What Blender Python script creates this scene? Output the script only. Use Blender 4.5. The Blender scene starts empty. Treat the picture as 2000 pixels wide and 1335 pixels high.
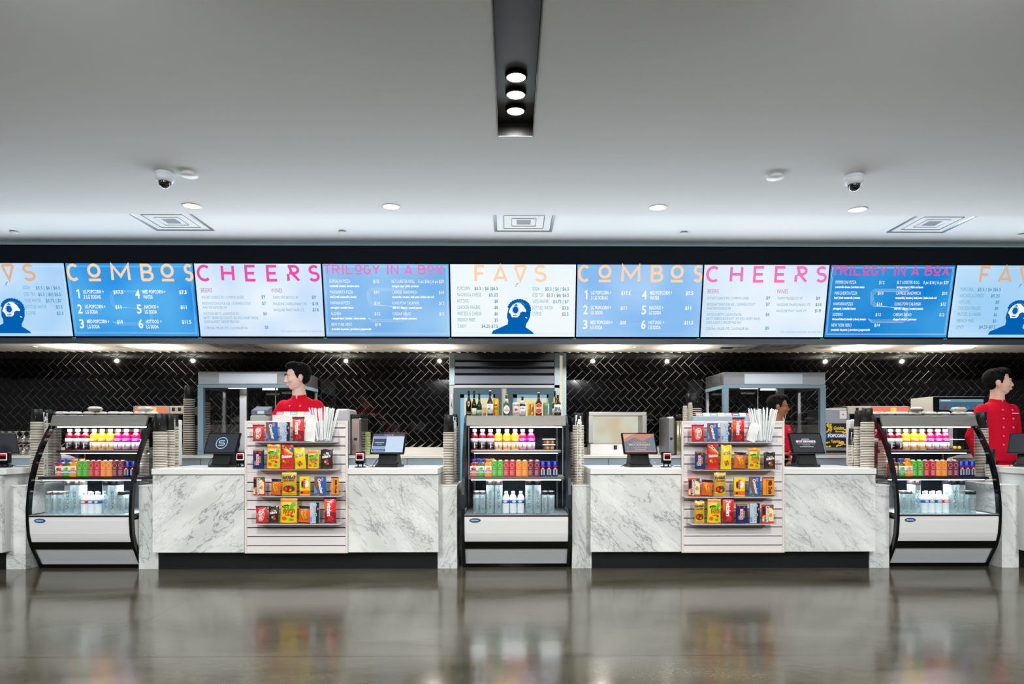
import bpy, math, random
from mathutils import Vector, Matrix, Euler
random.seed(7)
C = bpy.context.scene.collection
SC = bpy.context.scene
PI = math.pi
# ---------------------------------------------------------------- camera, world, exposure
F = 1333.0; H = 1.114; TH = math.radians(0.54); CX = 1009.6; HY = 856.0
cam = bpy.data.cameras.new('camera'); co = bpy.data.objects.new('camera', cam); C.objects.link(co)
co.location = (0, 0, H); co.rotation_euler = (PI/2, 0, -TH)
cam.sensor_width = 36; cam.lens = 36*F/2000
cam.shift_x = (1000-CX)/2000; cam.shift_y = (HY-667.5)/2000
cam.clip_start = .05
SC.camera = co
SC.view_settings.view_transform = 'Standard'; SC.view_settings.look = 'None'
SC.view_settings.gamma = 1; SC.view_settings.exposure = 0.0
SC.cycles.use_denoising = True
SC.cycles.max_bounces = 8; SC.cycles.diffuse_bounces = 4; SC.cycles.glossy_bounces = 4
SC.cycles.transmission_bounces = 6; SC.cycles.transparent_max_bounces = 24
SC.cycles.caustics_reflective = False; SC.cycles.caustics_refractive = False
SC.cycles.sample_clamp_indirect = 4
w = bpy.data.worlds.new('world'); SC.world = w; w.use_nodes = True
w.node_tree.nodes['Background'].inputs[0].default_value = (.93, .97, 1, 1)
w.node_tree.nodes['Background'].inputs[1].default_value = 1.0

def W(px, py, Y):
    """pixel of the photo on the plane Y -> world X, Z"""
    t = (px-CX)/F
    X = Y*(t*math.cos(TH)+math.sin(TH))/(math.cos(TH)-t*math.sin(TH))
    dc = X*math.sin(TH)+Y*math.cos(TH)
    return X, H+(HY-py)*dc/F
def X_(px, Y): return W(px, 800, Y)[0]
def Z_(py, Y): return H+(HY-py)*Y/F

# ---------------------------------------------------------------- lamps
def area(name, loc, size, power, rot=(0, 0, 0), col=(1, 1, 1), sy=None, spread=PI, shape=None):
    l = bpy.data.lights.new(name, 'AREA'); l.energy = power; l.color = col; l.size = size
    if sy: l.shape = 'RECTANGLE'; l.size_y = sy
    else: l.shape = shape or 'DISK'
    l.spread = spread
    o = bpy.data.objects.new(name, l); C.objects.link(o); o.location = loc; o.rotation_euler = rot
    return o
def spot(name, loc, power, ang, blend=.6, rot=(0, 0, 0), col=(1, 1, 1), r=.05):
    l = bpy.data.lights.new(name, 'SPOT'); l.energy = power; l.color = col; l.spot_size = ang; l.spot_blend = blend; l.shadow_soft_size = r
    o = bpy.data.objects.new(name, l); C.objects.link(o); o.location = loc; o.rotation_euler = rot
    return o
ZC1, ZC2, YST = 2.93, 2.99, 5.55      # lobby ceiling, raised strip, step
ZK = 2.211; YW = 8.65                 # kitchen ceiling, tiled wall
WARM = (1, .93, .84); COOL = (.9, .96, 1)
# unseen fill lights added over and behind the camera, tilted at the counters
for x in (-5.4, -1.8, 1.8, 5.4):
    for y in (-1.3, .2, 1.9):
        area('lobby_fill', (x, y, ZC1-.02), .5, 64, rot=(math.radians(42), 0, 0), col=(.97, .985, 1), spread=math.radians(130))
# the three bright lamps in the black slot
for y in (3.54, 3.72, 3.905):
    spot('slot_lamp_light', (.03, y, ZC1-.01), 12, math.radians(100), rot=(math.radians(14), 0, 0), col=WARM)
# downlights of the front ceiling
DL = [(375, 404), (764, 404), (1285, 404), (1675, 407)]
for px, py in DL:
    y = (ZC1-H)*F/(HY-py); spot('downlight_lamp', (X_(px, y), y, ZC1-.01), 60, math.radians(120), col=WARM)
# kitchen downlights
KL = [(142, 677), (307, 678), (640, 677), (843, 677), (1176, 678), (1337, 678), (1680, 680), (1846, 680)]
for i, (px, py) in enumerate(KL):
    y = 8.19; l = bpy.data.lights.new('kitchen_lamp_or_fill', 'POINT'); l.energy = 20; l.color = WARM; l.shadow_soft_size = .02; o = bpy.data.objects.new('kitchen_lamp_or_fill', l); C.objects.link(o); o.location = (X_(px, y), y, ZK-.065)

for x in (-4.6, -2.6, -.9, .9, 2.6, 4.6):      # unseen fill lights added behind the bulkhead to brighten the kitchen
    area('kitchen_lamp_or_fill', (x, 7.25, ZK-.015), 1.2, 9, col=(1, .97, .92), spread=math.radians(125))
# lights added before the nine menu screens to boost their glow on the ceiling
for k in range(9):
    xs = X_(1002.2, 6.515)+(k-4)*1.215
    area('screen_fill', (xs, 6.585, 2.30), 1.15, 16, rot=(-(PI/2-.209), 0, 0), col=(.84, .93, 1), sy=.36)

# ---------------------------------------------------------------- materials
def lin(c):
    if isinstance(c, str): c = [int(c[i:i+2], 16) for i in (0, 2, 4)]
    return tuple(((v/255)/12.92 if v/255 <= .04045 else (((v/255)+.055)/1.055)**2.4) for v in c)
_M = {}
def mat(name, col, rough=.5, metal=0, spec=.5, emit=0, trans=0, coat=0, alpha=1, bump=0, bscale=200, ior=1.45):
    if name in _M: return _M[name]
    m = bpy.data.materials.new(name); m.use_nodes = True; nt = m.node_tree; b = nt.nodes['Principled BSDF']
    c = lin(col)+(1,)
    b.inputs['Base Color'].default_value = c; b.inputs['Roughness'].default_value = rough
    b.inputs['Metallic'].default_value = metal; b.inputs['Specular IOR Level'].default_value = spec
    b.inputs['IOR'].default_value = ior
    if emit: b.inputs['Emission Color'].default_value = c; b.inputs['Emission Strength'].default_value = emit
    if trans: b.inputs['Transmission Weight'].default_value = trans
    if coat: b.inputs['Coat Weight'].default_value = coat; b.inputs['Coat Roughness'].default_value = .05
    if bump:
        n = nt.nodes.new('ShaderNodeTexNoise'); n.inputs['Scale'].default_value = bscale
        bp = nt.nodes.new('ShaderNodeBump'); bp.inputs['Strength'].default_value = bump; bp.inputs['Distance'].default_value = .002
        tc = nt.nodes.new('ShaderNodeTexCoord'); nt.links.new(tc.outputs['Object'], n.inputs['Vector'])
        nt.links.new(n.outputs['Fac'], bp.inputs['Height']); nt.links.new(bp.outputs['Normal'], b.inputs['Normal'])
    _M[name] = m; return m
def emat(name, col, s=1.0):
    if name in _M: return _M[name]
    m = bpy.data.materials.new(name); m.use_nodes = True; nt = m.node_tree; nt.nodes.clear()
    e = nt.nodes.new('ShaderNodeEmission'); o = nt.nodes.new('ShaderNodeOutputMaterial')
    e.inputs[0].default_value = lin(col)+(1,); e.inputs[1].default_value = s
    nt.links.new(e.outputs[0], o.inputs[0]); _M[name] = m; return m
def emat2(name, c1, c2, s=1.0, scale=1.6):
    """lit screen picture: two tones drifting softly into each other"""
    if name in _M: return _M[name]
    m = emat(name, c1, s); nt = m.node_tree; e = [n for n in nt.nodes if n.type == 'EMISSION'][0]
    tc = nt.nodes.new('ShaderNodeTexCoord'); n = nt.nodes.new('ShaderNodeTexNoise'); n.inputs['Scale'].default_value = scale; n.inputs['Detail'].default_value = 1
    oi = nt.nodes.new('ShaderNodeObjectInfo'); ad = nt.nodes.new('ShaderNodeVectorMath'); ad.operation = 'ADD'
    sc = nt.nodes.new('ShaderNodeVectorMath'); sc.operation = 'SCALE'; sc.inputs['Scale'].default_value = 9
    cb = nt.nodes.new('ShaderNodeCombineXYZ'); nt.links.new(oi.outputs['Random'], cb.inputs[0]); nt.links.new(cb.outputs[0], sc.inputs[0])
    nt.links.new(tc.outputs['Object'], ad.inputs[0]); nt.links.new(sc.outputs[0], ad.inputs[1]); nt.links.new(ad.outputs[0], n.inputs['Vector'])
    r = nt.nodes.new('ShaderNodeValToRGB'); r.color_ramp.elements[0].position = .35; r.color_ramp.elements[1].position = .68
    r.color_ramp.elements[0].color = lin(c1)+(1,); r.color_ramp.elements[1].color = lin(c2)+(1,)
    nt.links.new(n.outputs['Fac'], r.inputs[0]); nt.links.new(r.outputs[0], e.inputs[0]); return m
def clear(name, tint=(255, 255, 255), refl=.0, rough=.03, base=.04):
    """thin clear pane: see-through with a fresnel reflection"""
    if name in _M: return _M[name]
    m = bpy.data.materials.new(name); m.use_nodes = True; nt = m.node_tree; nt.nodes.clear()
    t = nt.nodes.new('ShaderNodeBsdfTransparent'); g = nt.nodes.new('ShaderNodeBsdfGlossy'); mx = nt.nodes.new('ShaderNodeMixShader')
    fr = nt.nodes.new('ShaderNodeFresnel'); ge = nt.nodes.new('ShaderNodeNewGeometry'); mr = nt.nodes.new('ShaderNodeMapRange'); mr.inputs['To Min'].default_value = 1.4; mr.inputs['To Max'].default_value = 1/1.4; nt.links.new(ge.outputs['Backfacing'], mr.inputs[0]); nt.links.new(mr.outputs[0], fr.inputs[0]); o = nt.nodes.new('ShaderNodeOutputMaterial')
    ad = nt.nodes.new('ShaderNodeMath'); ad.operation = 'ADD'; ad.operation = 'MULTIPLY_ADD'; ad.inputs[1].default_value = .75; ad.inputs[2].default_value = base*.6; ad.use_clamp = True
    t.inputs[0].default_value = lin(tint)+(1,); g.inputs['Roughness'].default_value = rough
    nt.links.new(fr.outputs[0], ad.inputs[0]); nt.links.new(ad.outputs[0], mx.inputs[0]); nt.links.new(t.outputs[0], mx.inputs[1]); nt.links.new(g.outputs[0], mx.inputs[2]); nt.links.new(mx.outputs[0], o.inputs[0])
    _M[name] = m; return m
def N(nt, t, **kw):
    n = nt.nodes.new(t)
    for k, v in kw.items():
        if k.startswith('i_'): n.inputs[k[2:].replace('_', ' ')].default_value = v
        else: setattr(n, k, v)
    return n
def marble_mat(name, seed, veiny=1.0, rot=40):
    m = mat(name, (222, 223, 219), .28, spec=.5); nt = m.node_tree; b = nt.nodes['Principled BSDF']; L = nt.links.new
    tc = N(nt, 'ShaderNodeTexCoord'); mp = N(nt, 'ShaderNodeMapping'); mp.inputs['Location'].default_value = (seed*3.7, seed*1.3, seed*2.1)
    mp.inputs['Scale'].default_value = (1, 1, 3.0); mr_ = N(nt, 'ShaderNodeMapping'); mr_.inputs['Rotation'].default_value = (0, math.radians(-rot), 0)
    L(tc.outputs['Object'], mr_.inputs['Vector']); L(mr_.outputs[0], mp.inputs['Vector'])
    n0 = N(nt, 'ShaderNodeTexNoise', i_Scale=2.2, i_Detail=3.0); L(mp.outputs[0], n0.inputs['Vector'])
    wv = N(nt, 'ShaderNodeVectorMath', operation='MULTIPLY_ADD'); wv.inputs[1].default_value = (.35, .35, .35)
    L(n0.outputs['Color'], wv.inputs[0]); L(mp.outputs[0], wv.inputs[2])
    # long thin veins: ridge of a fractal noise
    n1 = N(nt, 'ShaderNodeTexNoise', i_Scale=2.6, i_Detail=8.0, i_Roughness=.60, i_Distortion=.35); L(wv.outputs[0], n1.inputs['Vector'])
    s1 = N(nt, 'ShaderNodeMath', operation='SUBTRACT'); s1.inputs[1].default_value = .5; L(n1.outputs['Fac'], s1.inputs[0])
    a1 = N(nt, 'ShaderNodeMath', operation='ABSOLUTE'); L(s1.outputs[0], a1.inputs[0])
    r1 = N(nt, 'ShaderNodeMapRange', clamp=True); r1.inputs['From Min'].default_value = 0; r1.inputs['From Max'].default_value = .020; r1.inputs['To Min'].default_value = 1; r1.inputs['To Max'].default_value = 0; L(a1.outputs[0], r1.inputs[0])
    # crackle
    v = N(nt, 'ShaderNodeTexVoronoi', feature='DISTANCE_TO_EDGE', i_Scale=13.0); L(wv.outputs[0], v.inputs['Vector'])
    r2 = N(nt, 'ShaderNodeMapRange', clamp=True); r2.inputs['From Min'].default_value = 0; r2.inputs['From Max'].default_value = .10; r2.inputs['To Min'].default_value = 1; r2.inputs['To Max'].default_value = 0; L(v.outputs['Distance'], r2.inputs[0])
    n2 = N(nt, 'ShaderNodeTexNoise', i_Scale=1.4, i_Detail=4.0); L(mp.outputs[0], n2.inputs['Vector'])
    r3 = N(nt, 'ShaderNodeMapRange', clamp=True); r3.inputs['From Min'].default_value = .48; r3.inputs['From Max'].default_value = .70; L(n2.outputs['Fac'], r3.inputs[0])
    r2.inputs['To Min'].default_value = .6; m1 = N(nt, 'ShaderNodeMath', operation='MULTIPLY'); L(r2.outputs[0], m1.inputs[0]); L(r3.outputs[0], m1.inputs[1])
    mx = N(nt, 'ShaderNodeMath', operation='MULTIPLY'); L(r1.outputs[0], mx.inputs[0])
    n3 = N(nt, 'ShaderNodeTexNoise', i_Scale=1.9, i_Detail=6.0); L(mp.outputs[0], n3.inputs['Vector'])
    r4 = N(nt, 'ShaderNodeMapRange', clamp=True); r4.inputs['From Min'].default_value = .36; r4.inputs['From Max'].default_value = .58; L(n3.outputs['Fac'], r4.inputs[0]); L(r4.outputs[0], mx.inputs[1])
    ma = N(nt, 'ShaderNodeMath', operation='MAXIMUM'); L(m1.outputs[0], ma.inputs[0]); L(mx.outputs[0], ma.inputs[1])
    mm = N(nt, 'ShaderNodeMath', operation='MULTIPLY'); mm.inputs[1].default_value = .75*veiny; L(ma.outputs[0], mm.inputs[0])
    c1 = N(nt, 'ShaderNodeMix', data_type='RGBA'); c1.inputs['A'].default_value = lin((232, 232, 228))+(1,); c1.inputs['B'].default_value = lin((208, 211, 207))+(1,); L(r4.outputs[0], c1.inputs['Factor'])
    c2 = N(nt, 'ShaderNodeMix', data_type='RGBA'); c2.inputs['B'].default_value = lin((112, 115, 116))+(1,); L(c1.outputs['Result'], c2.inputs['A']); L(mm.outputs[0], c2.inputs['Factor'])
    L(c2.outputs['Result'], b.inputs['Base Color']); return m
def floor_mat():
    m = mat('polished_concrete', (112, 108, 98), .12, spec=.6); nt = m.node_tree; b = nt.nodes['Principled BSDF']; L = nt.links.new
    tc = N(nt, 'ShaderNodeTexCoord'); mp = N(nt, 'ShaderNodeMapping'); mp.inputs['Scale'].default_value = (.8, 1.6, 1); L(tc.outputs['Object'], mp.inputs[0])
    n = N(nt, 'ShaderNodeTexNoise', i_Scale=1.1, i_Detail=8.0, i_Roughness=.6, i_Distortion=.5); L(mp.outputs[0], n.inputs['Vector'])
    r = N(nt, 'ShaderNodeValToRGB'); e = r.color_ramp.elements; e[0].position = .3; e[0].color = lin((54, 50, 35))+(1,); e[1].position = .72; e[1].color = lin((92, 89, 76))+(1,); L(n.outputs['Fac'], r.inputs[0])
    n2 = N(nt, 'ShaderNodeTexNoise', i_Scale=60.0, i_Detail=4.0); L(tc.outputs['Object'], n2.inputs['Vector'])
    mx = N(nt, 'ShaderNodeMix', data_type='RGBA', blend_type='MULTIPLY'); mx.inputs['Factor'].default_value = .8; L(r.outputs[0], mx.inputs['A'])
    r2 = N(nt, 'ShaderNodeMapRange'); r2.inputs['From Min'].default_value = .3; r2.inputs['From Max'].default_value = .7; r2.inputs['To Min'].default_value = .6; r2.inputs['To Max'].default_value = 1.3; L(n2.outputs['Fac'], r2.inputs[0]); L(r2.outputs[0], mx.inputs['B'])
    # sawn joints
    sx = N(nt, 'ShaderNodeSeparateXYZ'); L(tc.outputs['Object'], sx.inputs[0])
    last = None
    for ax, pos, wd in (('X', -2.23, .006), ('X', 2.78, .006), ('Y', 3.5, .009), ('Y', 5.34, .004), ('Y', -1.5, .006)):
        s = N(nt, 'ShaderNodeMath', operation='SUBTRACT'); s.inputs[1].default_value = pos; L(sx.outputs[ax], s.inputs[0])
        a = N(nt, 'ShaderNodeMath', operation='ABSOLUTE'); L(s.outputs[0], a.inputs[0])
        q = N(nt, 'ShaderNodeMath', operation='LESS_THAN'); q.inputs[1].default_value = wd; L(a.outputs[0], q.inputs[0])
        if last is None: last = q
        else:
            k = N(nt, 'ShaderNodeMath', operation='MAXIMUM'); L(last.outputs[0], k.inputs[0]); L(q.outputs[0], k.inputs[1]); last = k
    mj = N(nt, 'ShaderNodeMix', data_type='RGBA'); mj.inputs['B'].default_value = lin((52, 50, 45))+(1,); L(mx.outputs['Result'], mj.inputs['A'])
    k = N(nt, 'ShaderNodeMath', operation='MULTIPLY'); k.inputs[1].default_value = .8; L(last.outputs[0], k.inputs[0]); L(k.outputs[0], mj.inputs['Factor'])
    L(mj.outputs['Result'], b.inputs['Base Color'])
    r3 = N(nt, 'ShaderNodeMapRange'); r3.inputs['To Min'].default_value = .07; r3.inputs['To Max'].default_value = .22; L(n.outputs['Fac'], r3.inputs[0]); L(r3.outputs[0], b.inputs['Roughness'])
    bp = N(nt, 'ShaderNodeBump'); bp.inputs['Strength'].default_value = .04; bp.inputs['Distance'].default_value = .01
    n4 = N(nt, 'ShaderNodeTexNoise', i_Scale=14.0, i_Detail=3.0); L(tc.outputs['Object'], n4.inputs['Vector']); L(n4.outputs['Fac'], bp.inputs['Height']); L(bp.outputs[0], b.inputs['Normal'])
    return m
def steel(name, col=(178, 178, 176), rough=.3):
    m = mat(name, col, rough, metal=1); nt = m.node_tree; b = nt.nodes['Principled BSDF']; L = nt.links.new
    tc = N(nt, 'ShaderNodeTexCoord'); mp = N(nt, 'ShaderNodeMapping'); mp.inputs['Scale'].default_value = (4, 4, 300); L(tc.outputs['Object'], mp.inputs[0])
    n = N(nt, 'ShaderNodeTexNoise', i_Scale=1.0, i_Detail=3.0); L(mp.outputs[0], n.inputs['Vector'])
    r = N(nt, 'ShaderNodeMapRange'); r.inputs['To Min'].default_value = rough*.7; r.inputs['To Max'].default_value = rough*1.4; L(n.outputs['Fac'], r.inputs[0]); L(r.outputs[0], b.inputs['Roughness'])
    return m
WHITE = mat('white_paint', (226, 227, 226), .75)
WPL = mat('white_plastic', (232, 232, 232), .4)
WQ = mat('white_quartz', (228, 228, 224), .3)
BLK = mat('black_plastic', (14, 14, 16), .35)
BLKG = mat('black_gloss', (9, 10, 12), .12)
BLKM = mat('black_matte', (10, 10, 11), .7)
NAVY = mat('navy_board', (5, 12, 20), .6, spec=.1)
SLATE = mat('slate_trim', (44, 56, 66), .4)
BAND = mat('blue_grey_band', (178, 204, 214), .5)
STEEL = steel('brushed_steel', (158, 156, 151), .36); STEELD = steel('dark_steel', (150, 152, 156), .45)
CHROME = mat('chrome', (215, 215, 215), .08, metal=1)
ALU = mat('aluminium', (190, 190, 192), .35, metal=.9)
PBLUE = mat('pale_blue_laminate', (172, 194, 208), .45)
PGREY = mat('pale_grey_blue', (120, 150, 165), .4)
GLASS = clear('clear_glass'); ACR = clear('clear_acrylic', (254, 254, 255), base=.02, rough=.05)
EWHITE = emat('lamp_glow', (255, 252, 244), 12.0)
ELED = emat('led_strip', (232, 244, 255), 4.5)
GREENL = emat('green_led', (40, 190, 90), 1.0)

# ---------------------------------------------------------------- mesh helpers
_txt = {}
def text_geo(s, bold=0.0):
    k = (s, bold)
    if k not in _txt:
        cu = bpy.data.curves.new('t', 'FONT'); cu.body = s; cu.size = 1; cu.offset = bold; cu.resolution_u = 2
        o = bpy.data.objects.new('t', cu); me = bpy.data.meshes.new_from_object(o)
        v = [tuple(p.co[:2]) for p in me.vertices]; f = [tuple(p.vertices) for p in me.polygons]
        bpy.data.objects.remove(o); bpy.data.curves.remove(cu); bpy.data.meshes.remove(me)
        xs = [p[0] for p in v] or [0, 1]; _txt[k] = (v, f, min(xs), max(xs))
    return _txt[k]
class MB:
    def __init__(s, M=None): s.v = []; s.f = []; s.m = []; s.sm = []; s.M = M or Matrix()
    def add(s, vs, fs, mi=0, smooth=False, M=None):
        o = len(s.v); T = s.M @ M if M is not None else s.M
        for p in vs: s.v.append(tuple(T @ Vector(p)))
        for f in fs: s.f.append([i+o for i in f]); s.m.append(mi); s.sm.append(smooth)
        return s
    def box(s, x0, x1, y0, y1, z0, z1, mi=0, M=None, bev=0):
        if bev > 0:
            b = min(bev, (x1-x0)/2.01, (y1-y0)/2.01, (z1-z0)/2.01); vs = []; idx = {}
            for i, (sx, X) in enumerate(((1, x0), (-1, x1))):
                for j, (sy, Y) in enumerate(((1, y0), (-1, y1))):
                    for k, (sz, Z) in enumerate(((1, z0), (-1, z1))):
                        for a in range(3):
                            idx[(i, j, k, a)] = len(vs)
                            vs.append((X+(0 if a == 0 else sx*b), Y+(0 if a == 1 else sy*b), Z+(0 if a == 2 else sz*b)))
            fs = []
            I = lambda i, j, k, a: idx[(i, j, k, a)]
            for i in (0, 1):
                q = [I(i, 0, 0, 0), I(i, 1, 0, 0), I(i, 1, 1, 0), I(i, 0, 1, 0)]; fs.append(q if i else q[::-1])
                q = [I(0, i, 0, 1), I(1, i, 0, 1), I(1, i, 1, 1), I(0, i, 1, 1)]; fs.append(q[::-1] if i else q)
                q = [I(0, 0, i, 2), I(1, 0, i, 2), I(1, 1, i, 2), I(0, 1, i, 2)]; fs.append(q if i else q[::-1])
            for p in (0, 1):
                for q in (0, 1):
                    A = [I(0, p, q, 1), I(1, p, q, 1), I(1, p, q, 2), I(0, p, q, 2)]; fs.append(A if (p ^ q) == 1 else A[::-1])
                    A = [I(p, 0, q, 0), I(p, 1, q, 0), I(p, 1, q, 2), I(p, 0, q, 2)]; fs.append(A[::-1] if (p ^ q) == 1 else A)
                    A = [I(p, q, 0, 0), I(p, q, 1, 0), I(p, q, 1, 1), I(p, q, 0, 1)]; fs.append(A if (p ^ q) == 1 else A[::-1])
            for i in (0, 1):
                for j in (0, 1):
                    for k in (0, 1):
                        t = [I(i, j, k, 0), I(i, j, k, 1), I(i, j, k, 2)]; fs.append(t if (i+j+k) % 2 else t[::-1])
            return s.add(vs, fs, mi, False, M)
        vs = [(x, y, z) for x in (x0, x1) for y in (y0, y1) for z in (z0, z1)]
        return s.add(vs, [(0, 1, 3, 2), (4, 6, 7, 5), (0, 4, 5, 1), (2, 3, 7, 6), (0, 2, 6, 4), (1, 5, 7, 3)], mi, False, M)
    def quad(s, a, b, c, d, mi=0): return s.add([a, b, c, d], [(0, 1, 2, 3)], mi)
    def rect(s, x0, x1, z0, z1, y=0, mi=0): return s.add([(x0, y, z0), (x1, y, z0), (x1, y, z1), (x0, y, z1)], [(0, 1, 2, 3)], mi)
    def ell(s, cx, cz, rx, rz, y=0, mi=0, n=20, a0=0, rot=0):
        vs = []
        for i in range(n):
            a = 2*PI*i/n+a0; x, z = rx*math.cos(a), rz*math.sin(a); c, q = math.cos(rot), math.sin(rot)
            vs.append((cx+x*c-z*q, y, cz+x*q+z*c))
        return s.add(vs, [tuple(range(n))], mi)
    def poly(s, pts, y=0, mi=0): return s.add([(p[0], y, p[1]) for p in pts], [tuple(range(len(pts)))], mi)
    def stroke(s, pts, w, y=0, mi=0, closed=False):
        """flat ribbon of width w along 2D points (x, z) with mitred joints"""
        n = len(pts); L = []; R = []
        for i in range(n):
            p = Vector(pts[i])
            a = Vector(pts[i-1]) if (i > 0 or closed) else None; b = Vector(pts[(i+1) % n]) if (i < n-1 or closed) else None
            d0 = (p-a).normalized() if a is not None and (p-a).length > 1e-9 else None; d1 = (b-p).normalized() if b is not None and (b-p).length > 1e-9 else None
            d = d0 if d1 is None else (d1 if d0 is None else (d0+d1))
            if d.length < 1e-6: d = d0
            d = d.normalized(); nn = Vector((-d.y, d.x)); k = 1.0
            if d0 is not None and d1 is not None: k = 1/max(.45, nn.dot(Vector((-d0.y, d0.x))))
            L.append(p+nn*w/2*k); R.append(p-nn*w/2*k)
        vs = [(q.x, y, q.y) for q in L]+[(q.x, y, q.y) for q in R]
        fs = [(i, (i+1) % n, n+(i+1) % n, n+i) for i in range(n if closed else n-1)]
        return s.add(vs, fs, mi)
    def prism(s, pts, x0, x1, mi=0, smooth=False):
        """closed polygon in (y, z), extruded along x"""
        n = len(pts); vs = [(x0, p[0], p[1]) for p in pts]+[(x1, p[0], p[1]) for p in pts]
        s.add(vs, [tuple(range(n))[::-1], tuple(range(n, 2*n))], mi)
        return s.add(vs, [(i, (i+1) % n, n+(i+1) % n, n+i) for i in range(n)], mi, smooth)
    def band(s, outer, inner, x0, x1, mi=0):
        """strip between two open polylines (y, z) of equal length, extruded along x"""
        n = len(outer); vs = []
        for x in (x0, x1):
            vs += [(x, p[0], p[1]) for p in outer]+[(x, p[0], p[1]) for p in inner]
        fs = []
        for i in range(n-1):
            fs += [(i, i+1, n+i+1, n+i), (2*n+i, 3*n+i, 3*n+i+1, 2*n+i+1), (i, 2*n+i, 2*n+i+1, i+1), (n+i, n+i+1, 3*n+i+1, 3*n+i)]
        fs += [(0, n, 3*n, 2*n), (n-1, 3*n-1, 4*n-1, 2*n-1)]
        return s.add(vs, fs, mi)
    def lathe(s, prof, seg=20, mi=0, c=(0, 0, 0), M=None, smooth=True, mis=None):
        vs = []; fs = []
        for (r, z) in prof:
            for i in range(seg):
                a = 2*PI*i/seg; vs.append((c[0]+r*math.cos(a), c[1]+r*math.sin(a), c[2]+z))
        for j in range(len(prof)-1):
            for i in range(seg):
                f = (j*seg+i, j*seg+(i+1) % seg, (j+1)*seg+(i+1) % seg, (j+1)*seg+i)
                s.add([], [], 0)
                fs.append(f)
        o = len(s.v); T = s.M @ M if M is not None else s.M
        for p in vs: s.v.append(tuple(T @ Vector(p)))
        for q, f in enumerate(fs):
            s.f.append([i+o for i in f]); s.m.append(mis[q//seg] if mis else mi); s.sm.append(smooth)
        for e, j in ((prof[0], 0), (prof[-1], len(prof)-1)):
            if e[0] > 1e-5:
                f = [o+j*seg+i for i in range(seg)]
                s.f.append(f[::-1] if j == 0 else f); s.m.append((mis[0] if j == 0 else mis[-1]) if mis else mi); s.sm.append(False)
        return s
    def tube(s, pts, r, seg=8, mi=0, smooth=True):
        pts = [Vector(p) for p in pts]; n = len(pts); rs = r if isinstance(r, (list, tuple)) else [r]*n; vs = []
        for i, p in enumerate(pts):
            d = (pts[min(i+1, n-1)]-pts[max(i-1, 0)]).normalized()
            u = d.cross(Vector((0, 0, 1))); u = u.normalized() if u.length > 1e-4 else Vector((1, 0, 0)); v = d.cross(u)
            for k in range(seg):
                a = 2*PI*k/seg; vs.append(tuple(p+u*rs[i]*math.cos(a)+v*rs[i]*math.sin(a)))
        fs = [(i*seg+k, i*seg+(k+1) % seg, (i+1)*seg+(k+1) % seg, (i+1)*seg+k) for i in range(n-1) for k in range(seg)]
        s.add(vs, fs, mi, smooth)
        return s.add([vs[k] for k in range(seg)]+[vs[(n-1)*seg+k] for k in range(seg)], [tuple(range(seg)), tuple(range(seg, 2*seg))], mi)
    def ball(s, c, r, seg=14, mi=0, M=None):
        rx, ry, rz = r if isinstance(r, (list, tuple)) else (r, r, r); n = seg//2; vs = []; fs = []
        vs = [(c[0], c[1], c[2]-rz)]
        for j in range(1, n):
            a = -PI/2+PI*j/n
            for i in range(seg):
                b = 2*PI*i/seg; vs.append((c[0]+rx*math.cos(a)*math.cos(b), c[1]+ry*math.cos(a)*math.sin(b), c[2]+rz*math.sin(a)))
        vs.append((c[0], c[1], c[2]+rz)); t = len(vs)-1
        for i in range(seg): fs.append((0, 1+(i+1) % seg, 1+i)); fs.append((t, 1+(n-2)*seg+i, 1+(n-2)*seg+(i+1) % seg))
        for j in range(n-2):
            for i in range(seg): fs.append((1+j*seg+i, 1+j*seg+(i+1) % seg, 1+(j+1)*seg+(i+1) % seg, 1+(j+1)*seg+i))
        return s.add(vs, fs, mi, True, M)
    def text(s, t, x, z, h, y=0, mi=0, wid=None, align='L', xs=1.0, bold=0.0, rot=0, sk=0):
        """text in the xz plane facing -y; h = cap height, wid = fixed width"""
        v, f, a, b = text_geo(t, bold); k = h/.69; kx = k*xs
        if wid is not None: kx = wid/max(1e-6, b-a)
        tw = (b-a)*kx; ox = {'L': 0, 'C': -tw/2, 'R': -tw}[align]; c, q = math.cos(rot), math.sin(rot); vs = []
        for p in v:
            X = (p[0]-a)*kx+ox+sk*p[1]*k; Zz = p[1]*k-(h/2 if rot else 0)
            vs.append((x+X*c-Zz*q, y, z+X*q+Zz*c))
        return s.add(vs, f, mi)
    def build(s, name, mats, parent=None, loc=None, rot=None):
        me = bpy.data.meshes.new(name); me.from_pydata(s.v, [], s.f)
        mats = mats if isinstance(mats, (list, tuple)) else [mats]
        for m in mats: me.materials.append(m)
        me.polygons.foreach_set('material_index', s.m); me.polygons.foreach_set('use_smooth', s.sm); me.update()
        o = bpy.data.objects.new(name, me); C.objects.link(o)
        if parent is not None: o.parent = parent
        if loc is not None: o.location = loc
        if rot is not None: o.rotation_euler = rot
        return o
def tag(o, label=None, cat=None, group=None, kind=None):
    if label: o['label'] = label
    if cat: o['category'] = cat
    if group: o['group'] = group
    if kind: o['kind'] = kind
    return o
def thing(name, label, cat, loc=(0, 0, 0), rz=0, group=None, rot=None):
    o = bpy.data.objects.new(name, None); C.objects.link(o); o.empty_display_size = .05
    o.location = loc; o.rotation_euler = rot if rot else (0, 0, rz)
    return tag(o, label, cat, group)
def struct(mb, name, mats, **k): return tag(mb.build(name, mats, **k), kind='structure')
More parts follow.
